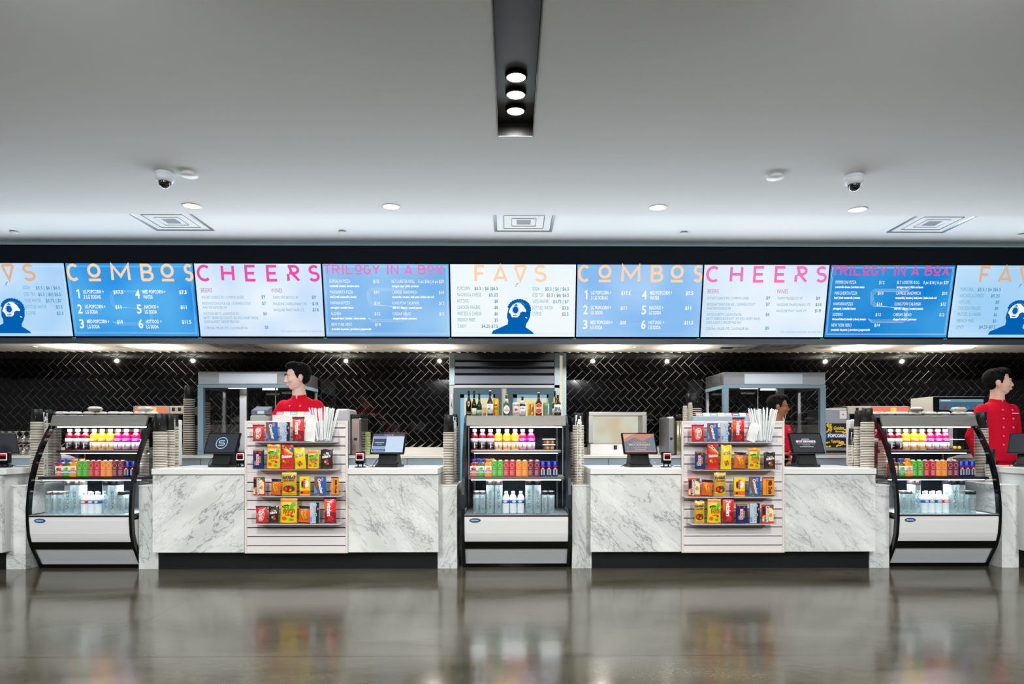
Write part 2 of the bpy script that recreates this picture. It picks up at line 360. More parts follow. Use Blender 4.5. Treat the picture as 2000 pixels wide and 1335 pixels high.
def dup(root, loc, label, group=None, rz=None, rot=None):
    def cp(o, par):
        c = o.copy(); C.objects.link(c); c.parent = par
        for ch in list(o.children): cp(ch, c)
        return c
    r = cp(root, None); r.location = loc
    if rz is not None: r.rotation_euler = (0, 0, rz)
    if rot is not None: r.rotation_euler = rot
    r['label'] = label
    if group: r['group'] = group
    return r
def clip(s, n=16):
    return ' '.join(s.split()[:n])
# ================================================================ the room
mb = MB(); mb.box(-9, 9, -6.5, 8.9, -.05, 0); struct(mb, 'floor', floor_mat())
SX0, SX1, SY1 = -.078, .137, 4.1
mb = MB()
mb.box(-9, SX0, -6.5, YST, ZC1, ZC2+.3); mb.box(SX1, 9, -6.5, YST, ZC1, ZC2+.3); mb.box(SX0, SX1, SY1, YST, ZC1, ZC2+.3)
mb.box(-9, 9, YST, 6.9, ZC2, ZC2+.3)
struct(mb, 'ceiling', WHITE)
mb = MB(); mb.box(-9, 9, 7.86, 8.9, ZK, ZK+.06, 0); mb.box(-9, 9, 6.75, 7.86, ZK, ZK+.06, 1)
struct(mb, 'ceiling', [mat('kitchen_ceiling_paint', (238, 234, 222), .7), BLKM])
WG = mat('lobby_wall_grey', (205, 203, 205), .8)
mb = MB(); mb.box(-9, 9, -6.6, -6.5, 0, 3.3); struct(mb, 'wall_rear', WG)
mb = MB(); mb.box(-9.1, -9, -6.5, 8.9, 0, 3.3); struct(mb, 'wall_left', WG)
mb = MB(); mb.box(9, 9.1, -6.5, 8.9, 0, 3.3); struct(mb, 'wall_right', WG)
# tiled wall: glossy black 3 x 6 in tiles in herringbone, each with chamfered edges
mb = MB(); mb.box(-9, 9, YW+.004, YW+.2, 0, 3.2, 0)
tw = .0762; g = .0014; cs = math.cos(-PI/4); sn = math.sin(-PI/4)
def tile(u0, v0, du, dv):
    cxr = (u0+du/2)*tw; cyr = (v0+dv/2)*tw
    X = cxr*cs-cyr*sn; Z = cxr*sn+cyr*cs+1.6
    if not (-6.95 < X < 6.95 and 1.0-.05 < Z < 2.211+.05): return
    a, b = du*tw/2-g, dv*tw/2-g; e = .0014; y0 = YW; y1 = YW-.004
    tx, tz = random.uniform(-.0022, .0022), random.uniform(-.0022, .0022)
    P = []
    for (A, B, y) in ((a, b, y0), (a-e, b-e, y1)):
        for sx, sy in ((-1, -1), (1, -1), (1, 1), (-1, 1)):
            u, v = sx*A, sy*B; x = u*cs-v*sn; z = u*sn+v*cs
            P.append((X+x, y+(x*tx+z*tz if y == y1 else 0), min(max(Z+z, 1.0), 2.211)))
    mb.add(P, [(4, 5, 6, 7), (0, 1, 5, 4), (1, 2, 6, 5), (2, 3, 7, 6), (3, 0, 4, 7)], 1)
for n in range(-140, 141):
    for m_ in range(-22, 23):
        i, j = n+2*m_, n-2*m_
        tile(i, j, 2, 1); tile(i, j+1, 1, 2)
struct(mb, 'wall_back', [mat('grout', (184, 184, 180), .8), mat('black_tile', (7, 7, 8), .06, spec=.4)])
# bulkhead that carries the screens
mb = MB()
mb.prism([(6.480, 2.942), (6.515, 2.776), (6.672, 2.095), (6.672, 2.035), (6.70, 2.05), (6.78, 2.08), (6.78, ZC2), (6.50, ZC2), (6.50, 2.942)], -9, 9)
o = struct(mb, 'wall_bulkhead', [NAVY])
mb = MB(); mb.box(-9, 9, 6.488, 6.50, 2.942, ZC2); struct(mb, 'trim_1', BAND)
mb = MB(); mb.box(-9, 9, 6.660, 6.672, 2.035, 2.088); struct(mb, 'trim_2', SLATE)

# ================================================================ lights and things on the ceilings
rz0 = ZC1
t = thing('slot_light', 'long black recessed ceiling slot with three glowing lamps at its far end', 'light', ((SX0+SX1)/2, SY1, ZC1))
wv = (SX1-SX0)/2-.001
mb = MB(); mb.box(-wv, -wv+.004, -9.5, 0, -.004, .14); mb.box(wv-.004, wv, -9.5, 0, -.004, .14); mb.box(-wv, wv, -9.5, 0, .07, .14); mb.build('housing', mat('slot_black', (10, 10, 11), .5), t)
mb = MB(); mb.box(-wv, wv, -.012, -.002, -.004, .07); mb.build('end_plate', ALU, t)
for y in (3.54, 3.72, 3.905):
    l = MB().lathe([(.058, .07), (.058, .055), (.049, .052), (.049, .07)], 24, c=(.0, y-SY1, 0)).build('lamp_ring', BLK, t)
    MB().lathe([(.0485, .056), (.0001, .050)], 24, c=(0, y-SY1, 0)).build('lamp_lens', EWHITE, l)
TRIM = mat('lamp_trim', (215, 215, 212), .4)
def downlight(x, y, z, r, label, bright, group):
    t = thing('downlight', label, 'light', (x, y, z), group=group)
    MB().lathe([(r, 0), (r, -.004), (r*.86, -.006), (r*.82, 0)], 28).build('trim_ring', TRIM, t)
    MB().lathe([(r*.82, -.001), (r*.6, .004), (.0001, .006)], 28).build('lamp_lens', bright, t)
    return t
for i, (px, py) in enumerate(DL):
    y = (ZC1-H)*F/(HY-py)
    downlight(X_(px, y), y, ZC1, .074, ['lit round downlight in the lobby ceiling above the leftmost vent', 'lit round downlight in the lobby ceiling between the left and middle vents', 'lit round downlight in the lobby ceiling just right of the middle vent', 'lit round downlight in the lobby ceiling nearest the right dome camera'][i], EWHITE, 'downlights near the ceiling step')
KE = emat('kitchen_lamp_glow', (255, 250, 235), 3.5)
kn = ['leftmost of the row above the tiled wall', 'second from the left above the tiled wall', 'above the left popcorn machine', 'just left of the steel upright refrigerator', 'just right of the steel upright refrigerator', 'left of the right kitchen vent', 'right of the right popcorn machine', 'rightmost of the row above the tiled wall']
for i, (px, py) in enumerate(KL):
    downlight(X_(px, 8.19), 8.19, ZK, .085, 'recessed kitchen downlight, '+kn[i], KE, 'downlights in the kitchen soffit')
for px, lab in ((67, 'flush white round plate in kitchen soffit near far left edge'), (240, 'flush white round speaker plate in kitchen soffit left of the left vent'), (719, 'small flush disc in kitchen soffit left of the steel refrigerator'), (1243, 'small flush disc in kitchen soffit between two downlights right of steel refrigerator'), (1613, 'flush white round speaker plate in kitchen soffit right of the right vent'), (1900, 'small flush disc in kitchen soffit near far right edge')):
    rr = .09 if px in (240, 1613) else .035
    o = MB().lathe([(rr, 0), (rr, -.004), (rr*.9, -.006), (.0001, -.006)], 24).build('ceiling_disc', mat('disc_white', (205, 203, 195), .6), loc=(X_(px, 8.2), 8.2, ZK)); tag(o, lab, 'ceiling fitting')
o = MB().box(-.07, .07, -.03, .03, -.012, 0).build('exit_sensor_plate', BLK, loc=(X_(1419, 8.2), 8.2, ZK)); tag(o, 'small dark rectangular plate on kitchen soffit beside the right vent', 'ceiling fitting')
# smoke detector covers
for px, py, lab in ((369, 340, 'flat round white ceiling cover beside the left dome camera'), (1514, 340, 'flat round white ceiling cover left of the right dome camera')):
    y = (ZC1-H)*F/(HY-py)
    o = MB().lathe([(.047, 0), (.047, -.012), (.058, -.014), (.058, -.020), (.0001, -.022)], 28).build('ceiling_cover', WPL, loc=(X_(px, y), y, ZC1)); tag(o, lab, 'ceiling cover')
for px, py, lab in ((28, 454, 'tiny concealed sprinkler disc at far left of raised ceiling strip'), (669, 452, 'tiny concealed sprinkler disc between left and middle ceiling vents'), (1336, 452, 'tiny concealed sprinkler disc between middle and right ceiling vents'), (1995, 454, 'tiny concealed sprinkler disc at far right of raised ceiling strip')):
    y = (ZC2-H)*F/(HY-py)
    o = MB().lathe([(.03, 0), (.03, -.008), (.038, -.009), (.038, -.013), (.0001, -.014)], 24).build('sprinkler_cover', WPL, loc=(X_(px, y), y, ZC2)); tag(o, lab, 'sprinkler')
# dome cameras
def dome(px, py, lab, rz):
    y = (ZC1-H)*F/(HY-py); t = thing('dome_camera', lab, 'security camera', (X_(px, y), y, ZC1), rz=rz)
    MB().lathe([(.064, 0), (.064, -.018), (.060, -.02), (.060, -.026), (.062, -.028), (.060, -.05), (.050, -.062), (.043, -.064)], 32).build('housing', mat('camera_white', (222, 226, 232), .35), t)
    MB().ball((0, 0, -.062), (.042, .042, .045), 24).build('dome', mat('smoked_dome', (12, 14, 18), .04, spec=.8, coat=1), t)
    MB().lathe([(.016, 0), (.016, .02), (.0001, .021)], 16, M=Matrix.Translation((.0, -.03, -.085)) @ Euler((math.radians(120), 0, 0)).to_matrix().to_4x4()).build('lens', BLKG, t)
dome(322, 340, 'white dome security camera hanging from ceiling, left one above the combos screen', .3)
dome(1668, 341, 'white dome security camera hanging from ceiling, right one above the cheers screen', -.3)
# square air diffusers
SIL = mat('diffuser_paint', (176, 182, 188), .25, metal=.5); SHD = mat('diffuser_dark', (70, 78, 84), .4)
def vent(xc, yc, z, s, lab, paint):
    t = thing('air_vent', lab, 'vent', (xc, yc, z)); h = s/2
    mb = MB()
    for a, b in ((h, h-.02),):
        for q in range(4):
            M = Matrix.Rotation(q*PI/2, 4, 'Z'); mb.add([(-a, -a, -.003), (a, -a, -.003), (b, -b, -.003), (-b, -b, -.003), (b, -b, .02), (-b, -b, .02)], [(0, 1, 2, 3), (3, 2, 4, 5)], 0, M=M)
    mb.build('frame', paint, t)
    mb = MB()
    for k, (a, b, z0, z1) in enumerate(((h-.02, h-.075, .0, .045), (h-.085, h-.15, .0, .05), (h-.155, h-.2, .0, .05))):
        for q in range(4):
            M = Matrix.Rotation(q*PI/2, 4, 'Z'); mb.add([(-a, -a, z0), (a, -a, z0), (b, -b, z1), (-b, -b, z1)], [(0, 1, 2, 3)], k % 2, M=M)
    mb.build('louvre', [mat('louvre_metal', (196, 202, 208), .22, metal=.85), SHD], t)
    MB().box(-h+.2, h-.2, -h+.2, h-.2, .002, .006).build('centre_plate', paint, t)
    MB().box(-h, h, -h, h, .055, .058).build('duct_backing', SHD, t)
for px, lab in ((327, 'square white air diffuser in the raised ceiling strip, leftmost'), (1023, 'square white air diffuser in the raised ceiling strip, middle one beyond slot light'), (1828, 'square white air diffuser in the raised ceiling strip, rightmost')):
    Y = 5.92; vent(X_(px+(0 if px > 900 and px < 1100 else (8 if px < 900 else -8)), Y), Y, ZC2-.004, .52, lab, SIL)
KV = mat('kitchen_vent_paint', (170, 166, 152), .4)
vent(X_(463, 8.12), 8.12, ZK-.004, .56, 'square air diffuser in kitchen soffit above the left popcorn machine', KV)
vent(X_(1517, 8.12), 8.12, ZK-.004, .56, 'square air diffuser in kitchen soffit above the right popcorn machine', KV)
# ceiling smudge skipped: faint stain only

# ================================================================ menu screens
SW, SH = 1.2, .683; U = SW/246.0
def arc(cx, cz, rx, rz, a0, a1, n=18): return [(cx+rx*math.cos(math.radians(a0+(a1-a0)*i/n)), cz+rz*math.sin(math.radians(a0+(a1-a0)*i/n))) for i in range(n+1)]
def glyph(mb, ch, x, z, w, h, t, mi, y):
    """geometric display capitals: x = left, z = baseline, w, h box, t stroke"""
    S = lambda pts, closed=False: mb.stroke([(x+t/2+p[0]*(w-t), z+t/2+p[1]*(h-t)) for p in pts], t, y, mi, closed)
    A = lambda cx, cz, rx, rz, a0, a1: [(cx+rx*math.cos(math.radians(a0+(a1-a0)*i/18)), cz+rz*math.sin(math.radians(a0+(a1-a0)*i/18))) for i in range(19)]
    if ch == 'C': S(A(.55, .5, .55, .5, 50, 310))
    elif ch == 'O': S(A(.5, .5, .5, .5, 0, 340), True)
    elif ch == 'o':
        r = w*.36; mb.stroke([(x+w/2+r*math.cos(2*PI*i/24), z+h-r*1.05-t*.45+r*1.05*math.sin(2*PI*i/24)) for i in range(24)], t, y, mi, True)
        mb.rect(x+w*.08, x+w*.92, z, z+t*.9, y, mi)
    elif ch == 'M': S([(0, -.02), (0.02, 1), (.5, .25), (.98, 1), (1, -.02)])
    elif ch == 'B':
        S([(0, 0), (0, 1), (.5, 1)]+A(.5, .77, .38, .23, 90, -90)+[(0.05, .54)]); S([(.5, .54)]+A(.55, .27, .45, .27, 90, -90)+[(-.05, 0)])
    elif ch == 'S': S(A(.5, .755, .46, .245, 35, 250)+A(.5, .26, .5, .26, 70, -150))
    elif ch == 'H': S([(0, -.02), (0, 1.02)]); S([(1, -.02), (1, 1.02)]); S([(0, .5), (1, .5)])
    elif ch == 'E': S([(1, 1), (0, 1), (0, 0), (1, 0)]); S([(0, .5), (.9, .5)])
    elif ch == 'F': S([(1, 1), (0, 1), (0, -.04)]); S([(0, .5), (.85, .5)])
    elif ch == 'R': S([(0, -.04), (0, .45)]); S([(0, 1), (.55, 1)]+A(.55, .75, .38, .25, 90, -90)+[(.1, .5)]); S([(.15, .95), (.35, .5), (1, -.03)])
    elif ch == 'r': S([(0, -.04), (0, 1), (.55, 1)]+A(.55, .75, .4, .25, 90, -90)+[(.05, .5)]); S([(.4, .5), (1, -.03)])
    elif ch == 'A': S([(-.02, -.02), (.5, 1), (1.02, -.02)]); S([(.2, .2), (.8, .2)])
    elif ch == 'V': S([(-.02, 1), (.5, 0), (1.02, 1)]); S([(0, 1), (1, 1)])
    elif ch == 'T': S([(-.02, 1), (1.02, 1)]); S([(.5, 1), (.5, -.04)])
    elif ch == 'I': S([(.5, 1), (.5, 0)]); S([(.1, 1), (.9, 1)]); S([(.1, 0), (.9, 0)])
    elif ch == 'L': S([(0, 1.02), (0, 0), (1, 0)])
    elif ch == 'G': S(A(.5, .5, .5, .5, 50, 350)+[(.6, .42)])
    elif ch == 'Y': S([(0, 1), (.5, .45), (1, 1)]); S([(.5, .45), (.5, -.03)])
    elif ch == 'N': S([(0, -.03), (0, 1), (1, 0), (1, 1.03)])
    elif ch == 'X': S([(0, 1), (1, 0)]); S([(0, 0), (1, 1)])
EM = {k: emat('screen_ink_'+k, v, 1.0) for k, v in dict(white=(255, 255, 255), peach=(255, 214, 176), peachd=(226, 178, 142), teal=(62, 138, 170), tealp=(112, 168, 192), magenta=(232, 82, 168), pink=(246, 120, 190), purple=(186, 128, 176), blue=(0, 96, 178), navy=(8, 66, 130), line=(150, 205, 245), linew=(196, 226, 250), pale=(214, 234, 250), greyl=(165, 190, 215)).items()}
EK = list(EM); EI = {k: i for i, k in enumerate(EK)}; EML = [EM[k] for k in EK]
def px2(u, v): return (u-123)*U, (141-v)*SH/141
def T(mb, s, u, v, h, col, wid=None, align='L', bold=0.0, xs=.5):
    x, z = px2(u, v); mb.text(s, x, z, h*SH/141, -.0035, EI[col], wid*U if wid else None, align, xs, bold)
def R(mb, u0, v0, u1, v1, col, w=.7):
    a = [px2(u0, v0), px2(u1, v0), px2(u1, v1), px2(u0, v1)]; mb.stroke(a, w*U, -.002, EI[col], True)
def screen_favs(mb, c):
    k = 'peach' if c else 'peachd'
    for ch, u0, u1 in (('F', 47, 69), ('A', 84, 112), ('V', 124, 150), ('S', 164, 189)):
        x0, z = px2(u0, 34); x1, _ = px2(u1, 34); glyph(mb, ch, x0, z, x1-x0, 33*SH/141, 5.2*U, EI[k], -.003)
    R(mb, 3, 6, 243, 134, 'pale')
    L = [('POPCORN', '$5.5 | $6 |$6.5'), ('NACHOS & CHEESE', '$5.25'), ('HOT DOG', '$8'), ('CHICKEN FINGERS', '$8'), ('PRETZEL & CHEESE', '$6'), ('FRENCH FRIES', '$5'), ('CANDY', '$4.25-$7.5')]
    wn = [25, 47, 22, 45, 47, 35, 17]; wp = [46, 18, 7, 7, 7, 7, 33]
    for i, (a, b) in enumerate(L):
        v = 49.5+12.3*i; T(mb, a, 13, v, 6.8, 'tealp', wn[i]); T(mb, b, 93, v, 6.2, 'teal', wp[i], 'R', .012)
    Rr = [('SODA', '$5.5 | $6 | $6.5'), ('ICED TEA', '$5.5 | $6| $6.5'), ('VOSS WATER', '$3.75 | $7'), ('BOTTLED WATER', '$3.5'), ('COFFEE', '$2.5')]
    wn = [14, 22, 32, 41, 18]; wp = [47, 44, 31, 13, 13]
    for i, (a, b) in enumerate(Rr):
        v = 50+12.3*i; T(mb, a, 161, v, 6.8, 'tealp', wn[i]); T(mb, b, 233, v, 6.2, 'teal', wp[i], 'R', .012)
    # shouting bust in blue
    P = lambda pts, col, y: mb.poly([px2(*p) for p in pts], y, EI[col])
    P([(79.8, 135.6), (83, 129), (92, 125.4), (104.7, 119.6), (112.3, 116.4), (113.3, 108.8), (110.8, 102.4), (111.7, 93.5), (113.6, 85.9), (120, 75.7), (127.6, 69.5), (137.8, 67.5), (145.4, 71), (150.5, 78.2), (155.6, 84.6), (157.5, 92.3), (156.6, 101.2), (153, 110), (148.6, 116.4), (148, 122.2), (155.6, 127.3), (162, 131.7), (164.8, 135.6)], 'blue', -.0025)
    for i in range(15):
        a = math.radians(-18+i*13); x, z = px2(135+21*math.cos(a), 87-18*math.sin(a)); mb.ell(x, z, 3*U, 2.6*U, -.0024, EI['blue'], 8, i)
    P([(114.2, 92.2), (117.4, 84.6), (122.5, 77.6), (130.1, 73.8), (137.8, 75), (144.2, 80.8), (149.2, 89.7), (148, 92.2), (141.6, 91), (137.2, 93.5), (135.9, 98.6), (132, 102.4), (120.6, 102.4), (118, 96)], 'white', -.0029)
    x, z = px2(127.8, 88); mb.ell(x, z, 5.6*U, 7*U, -.0034, EI['blue'], 20); mb.stroke([(x+7*U*math.cos(a*.314), z+8.6*U*math.sin(a*.314)) for a in range(20)], .8*U, -.0033, EI['tealp'], True)
    P([(124.4, 79.6), (128.9, 76.3), (133.3, 79.6)], 'blue', -.0035); P([(122, 98.4), (131.5, 98.4), (130, 100.2), (123, 100.2)], 'blue', -.0033)
    for i in range(9): x, z = px2(124+i*2.7, 73.5+.25*(i-4)**2); mb.ell(x, z, 1.1*U, .9*U, -.003, EI['tealp'], 6)
    P([(147.5, 101.5), (151.5, 104), (150.5, 105), (147, 103)], 'white', -.003)
    for du, dv in ((130, 39), (132, 37), (129, 42)):
        x, z = px2(du, dv); mb.stroke([(x-2*U, z-U*.5), (x, z+U*.6), (x+2*U, z+U*1.5)], .7*U, -.003, EI['navy'])
def screen_combos(mb, c):
    for ch, u0, u1, b in (('C', 1, 25, 0), ('o', 40, 68, 0), ('M', 86, 124, 0), ('B', 144, 169, 0), ('o', 182, 210, 0), ('S', 228, 246, 0)):
        x0, z = px2(u0, 34); x1, _ = px2(u1, 34); glyph(mb, ch, x0, z, x1-x0, 33.5*SH/141, 5.4*U, EI['peach'], -.004)
    R(mb, 3, 5, 242, 135, 'line'); R(mb, 5, 7, 240, 133, 'line', .4)
    for k in range(3):
        e = k*2.2
        a = [(157-e, 52+e), (86+e, 52+e), (80+e, 58+e), (80+e, 78-e), (86+e, 85-e*.6), (150-e, 86+e*.6), (158-e, 93), (158-e, 112-e), (150-e, 119-e), (88, 119-e), (78, 112)]
        mb.stroke([px2(*p) for p in a], .55*U, -.002, EI['navy' if False else 'line'])
    D = [('1', 'LG POPCORN +', '2 LG SODAS', '$17.5', 40, 33, 19), ('2', 'LG POPCORN +', 'LG SODA', '$11', 40, 24, 12), ('3', 'MED POPCORN +', 'LG SODA', '$10', 44, 24, 12), ('4', 'MED POPCORN +', 'WATER', '$7.5', 44, 19, 15), ('5', 'NACHOS +', 'LG SODA', '$11', 28, 24, 12), ('6', 'HOT DOG  +', 'LG SODA', '$11.5', 31, 24, 18)]
    for i, (n, a, b, p, wa, wb, wp) in enumerate(D):
        col, row = divmod(i, 3); u = 12+col*116; v = 67+row*29
        if n != '1': T(mb, n, u+1, v, 17, 'white', 9, bold=.015)
        else: mb.stroke([px2(u+3, v-13.5), px2(u+7.2, v-16), px2(u+7.2, v)], 2.6*U, -.0035, EI['white'])
        T(mb, a, u+16, v-9.5, 6.8, 'white', wa, bold=.02); T(mb, b, u+16, v+.5, 6.8, 'white', wb, bold=.02)
        T(mb, p, u+75+(12 if col else 0), v-9, 6.6, 'white', wp, bold=.03)
def screen_cheers(mb, c):
    k = 'magenta' if c else 'pink'
    for ch, u0, u1 in (('C', 4, 31), ('H', 51, 77), ('E', 97, 120), ('E', 139, 162), ('R', 179, 205), ('S', 221, 243)):
        x0, z = px2(u0, 34); x1, _ = px2(u1, 34); glyph(mb, ch, x0, z, x1-x0, 32*SH/141, 5.2*U, EI[k], -.003)
    R(mb, 3, 5, 243, 134, 'pale')
    T(mb, 'BEERS', 9, 55, 8, 'purple', 22); T(mb, 'WINES', 146, 55, 8, 'purple', 22)
    for s, v, wd in (('ROCKET SCIENCE IPA | COMMON LAGER', 67, 82), ('BODDINGTONG\'S PUB ALE  | GUINNESS STOUT', 79, 95), ('AVIATOR HOGWILD IPA', 87, 48), ('SHOTGUN BETTY | LAGUNITAS IPA', 99, 70), ('NATTY GREEN\'S BUCKSHOT | BIG BOSS ANGRY ANGEL', 107, 108), ('CACK-A-LACKY GINGER PALE ALE', 114.5, 69), ('CORONA | MILLER LITE | CLAUSHALER NA', 127, 85)):
        T(mb, s, 9.5, v, 5.2, 'tealp', wd)
    for s, v in (('$9', 66.5), ('$7', 79), ('$6', 99), ('$5', 126)): T(mb, s, 126+(v-66)*.04, v, 6, 'teal', 7.5, bold=.012)
    for s, v, wd in (('TIAMO PROSECCO 187', 67, 51), ('ANGELINE CHARDONNAY 375', 79.5, 66), ('ANGELINE PINOT NOIR 375', 91.5, 60)): T(mb, s, 148, v, 5.2, 'tealp', wd)
    for s, v, wd in (('$9', 67, 8), ('$18', 79.5, 12), ('$18', 91.5, 12)): T(mb, s, 225, v, 6, 'teal', wd, bold=.012)
    T(mb, 'Full selection available at main bar', 160, 132.5, 4.6, 'greyl', 82)
def screen_trilogy(mb, c):
    k = 'pink' if c == 0 else 'magenta'
    ws = dict(I=9); u = 1.5
    for ch in 'TrILoGY IN A BoX':
        if ch == ' ': u += 9.5; continue
        wd = 8 if ch == 'I' else 15.2
        x0, z = px2(u, 20); glyph(mb, ch, x0, z, wd*U, 19*SH/141, 3.1*U, EI[k], -.004); u += wd+1.85
    R(mb, 3, 4, 243, 136, 'linew'); R(mb, 5, 6, 241, 134, 'linew', .4)
    for kk in range(4):
        e = kk*1.8
        a = [(163-e, 46+e), (90+e, 46+e), (84+e, 52+e), (86+e, 74-e), (92+e, 80-e*.6), (154-e, 82+e*.6), (162-e, 88), (162-e, 107-e), (154-e, 112-e), (92, 112-e), (84, 104)]
        mb.stroke([px2(*p) for p in a], .45*U, -.002, EI['linew'])
    Lf = [('PEPPERONI PIZZA', '$12', 'mozzarella cheese | marinara sauce', 41, 58), ('MARGHERITA PIZZA', '$10', 'basil | fresh mozzarella | tomato', 45, 52), ('HAWAIIAN PIZZA', '$14', 'pineapple | canadian bacon', 39, 45), ('SLIDERS', '$12', 'thousand island | cheddar | cherry tomato', 20, 68), ('NEW YORK HERO', '$14', 'proscuitto de parma  | provolone | pepperoncini', 40, 78)]
    for i, (a, p, b, wa, wb) in enumerate(Lf):
        v = 36+21*i; T(mb, a, 12, v, 6.2, 'linew' if False else 'white', wa); T(mb, p, 98, v, 6, 'white', 11, bold=.01); T(mb, b, 12, v+8, 4, 'white', wb, bold=.05)
    Rt = [('BLT LOBSTER ROLL', '3 pc $16 | 6 pc $29', 'tarragon mayo | thick cut bacon', 45, 50, 53), ('CAPRESE SANDWICH', '$10', 'mozzarella | tomato | basil pesto | italian herb roll', 49, 10, 82), ('KUNG POW CALAMARI', '$12', 'chili oil |  cilantro | toasted peanuts', 52, 10, 58), ('CAESAR SALAD', '$12', 'chopped romaine | parmesan', 36, 10, 47)]
    for i, (a, p, b, wa, wp, wb) in enumerate(Rt):
        v = 36+21*i; T(mb, a, 134, v, 6.2, 'white', wa); T(mb, p, 236, v, 6, 'white', wp, 'R', .01); T(mb, b, 134, v+8, 4, 'white', wb, bold=.05)
SCR = [(screen_favs, ((170, 212, 248), (205, 232, 255)), 0), (screen_combos, ((28, 142, 228), (86, 176, 238)), 1), (screen_cheers, ((196, 222, 250), (232, 244, 255)), 1), (screen_trilogy, ((118, 178, 236), (160, 206, 246)), 0),
       (screen_favs, ((232, 246, 255), (244, 251, 255)), 1), (screen_combos, ((138, 190, 242), (176, 212, 250)), 1), (screen_cheers, ((210, 230, 250), (234, 245, 255)), 0), (screen_trilogy, ((10, 128, 210), (60, 158, 224)), 1), (screen_favs, ((160, 208, 246), (196, 228, 252)), 0)]
SL = ['wall menu screen headed FAVS cut off at far left edge', 'bright blue COMBOS menu screen, left one of two', 'pale CHEERS menu screen, left one of two', 'TRILOGY IN A BOX menu screen, paler left one of two', 'white FAVS menu screen in the middle of the row', 'pale blue COMBOS menu screen, right one of two', 'pale CHEERS menu screen, right one of two', 'TRILOGY IN A BOX menu screen, deeper blue right one of two', 'wall menu screen headed FAVS cut off at far right edge']
xc0 = X_(1002.2, 6.515)
for i, (fn, cols, c) in enumerate(SCR):
    t = thing('menu_screen', SL[i], 'screen', (xc0+(i-4)*1.215, 6.650, 2.106), rot=(.209, 0, 0), group='menu screens on the bulkhead')
    mb = MB(); mb.box(-.6055, .6055, 0, .022, -.008, SH+.006, bev=.003); mb.build('bezel', BLKG, t)
    MB().rect(-SW/2, SW/2, 0, SH, -.001).build('display', emat2('screen_light_%s' % 'abcdefghi'[i], *cols), t)
    mb = MB(); fn(mb, c); mb.build('menu_text', EML, t)
    if i < 8: MB().box(.585, .615, .008, .016, -.022, -.014).build('status_light', GREENL, t)
# ================================================================ service counters
YF = 5.75; YP = 5.85; ZT = .862
def panel_box(px0, px1, Y, z0, z1, th, mat_, name, parent, ox=0, oy=0):
    x0, x1 = X_(px0, Y), X_(px1, Y); mb = MB(); mb.box(x0-ox, x1-ox, Y-oy, Y+th-oy, z0, z1, bev=.002)
    return mb.build(name, mat_, parent)
MAR = [marble_mat('marble_%s' % 'abcdefghij'[i], i+1, [1.25, .95, 1.1, .9, 1.05, .8, .85, .9, .9, .8][i], [-38, 48, 75, -60, 45, 70, 42, 60, 20, 50][i]) for i in range(10)]
def counter(label, xL, xR, panels, pillars, kick, top, ml):
    x0 = (xL+xR)/2; t = thing('service_counter', label, 'counter', (x0, YP, 0))
    for i, (a, b) in enumerate(panels):
        mb = MB(); mb.box(a-x0, b-x0, YF-YP, YF-YP+.03, .158, .806, bev=.0015); mb.build('marble_panel', MAR[ml[i]], t)
    mb = MB(); mb.box(xL-x0, xR-x0, YF-YP+.031, .6, .158, .81, bev=0); mb.build('cabinet_body', mat('cabinet_white', (205, 207, 206), .5), t)
    mb = MB(); mb.box(panels[0][0]-x0, panels[-1][1]-x0, YF-YP+.02, YF-YP+.06, .806, .812); mb.build('reveal_strip', ALU, t)
    mb = MB(); mb.box(kick[0]-x0, kick[1]-x0, .012, .045, 0, .158); mb.build('toe_kick', mat('toe_kick_black', (12, 14, 16), .35), t)
    for i, (a, b, yb) in enumerate(pillars):
        mb = MB(); mb.box(a-x0, b-x0, 0, .03, 0, .706, bev=.0015); mb.box(a-x0, b-x0, .03, yb-YP, 0, .706); mb.build('marble_pillar', MAR[ml[-1-i]], t)
        mb = MB(); mb.box(a-x0-.002, b-x0+.002, -.004, yb-YP, .706, .716, bev=.001); mb.build('pillar_cap', WQ, t)
    w_ = MB(); w_.box(top[0]-top[2], top[1]-top[2], 0, .74, 0, .05, bev=.003)
    o = w_.build('worktop', WQ, None, loc=(top[2], YF-.012, ZT-.05)); return t, o
P2 = (X_(271, YP), X_(309, YP), 6.48); P3 = (X_(855, YP), X_(892.7, YP), 6.42); P4 = (X_(1117.4, YP), X_(1155.5, YP), 6.42); P5 = (X_(1698, YP), X_(1737, YP), 6.48)
P1 = (X_(12, YP), X_(50, YP), 6.48); P6 = (X_(1957, YP), X_(1990, YP), 6.48)
c, o = counter('white marble counter with black kick between the left and centre drink coolers', X_(300, YF), X_(855, YF), [(X_(298, YF), X_(477.4, YF)), (X_(678.5, YF), X_(856.5, YF))], [P2, P3], (X_(309, YP), X_(853, YP)), (X_(297, YF), X_(855, YF), X_(576, YF)), [0, 1, 3, 2])
tag(o, 'white worktop carrying two registers between left and centre drink coolers', 'worktop')
c, o = counter('white marble counter with black kick between the centre and right drink coolers', X_(1154, YF), X_(1709, YF), [(X_(1153.4, YF), X_(1331, YF)), (X_(1532, YF), X_(1710, YF))], [P4, P5], (X_(1156, YP), X_(1698, YP)), (X_(1153, YF), X_(1711, YF), X_(1432, YF)), [4, 6, 8, 5])
tag(o, 'white worktop carrying two registers between centre and right drink coolers', 'worktop')
c, o = counter('marble counter end cut off by the left edge of the photo', -6.6, X_(4, YF), [(-6.6, X_(4, YF))], [P1], (-6.6, X_(12, YP)), (-6.6, X_(14, YF), -5.2), [7, 8])
tag(o, 'white worktop at far left edge left of the left drink cooler', 'worktop')
c, o = counter('marble counter end cut off by the right edge of the photo', X_(2006, YF), 6.6, [(X_(2006, YF), 6.6)], [P6], (X_(1990, YP), 6.6), (X_(2002, YF), 6.6, 5.2), [9, 9])
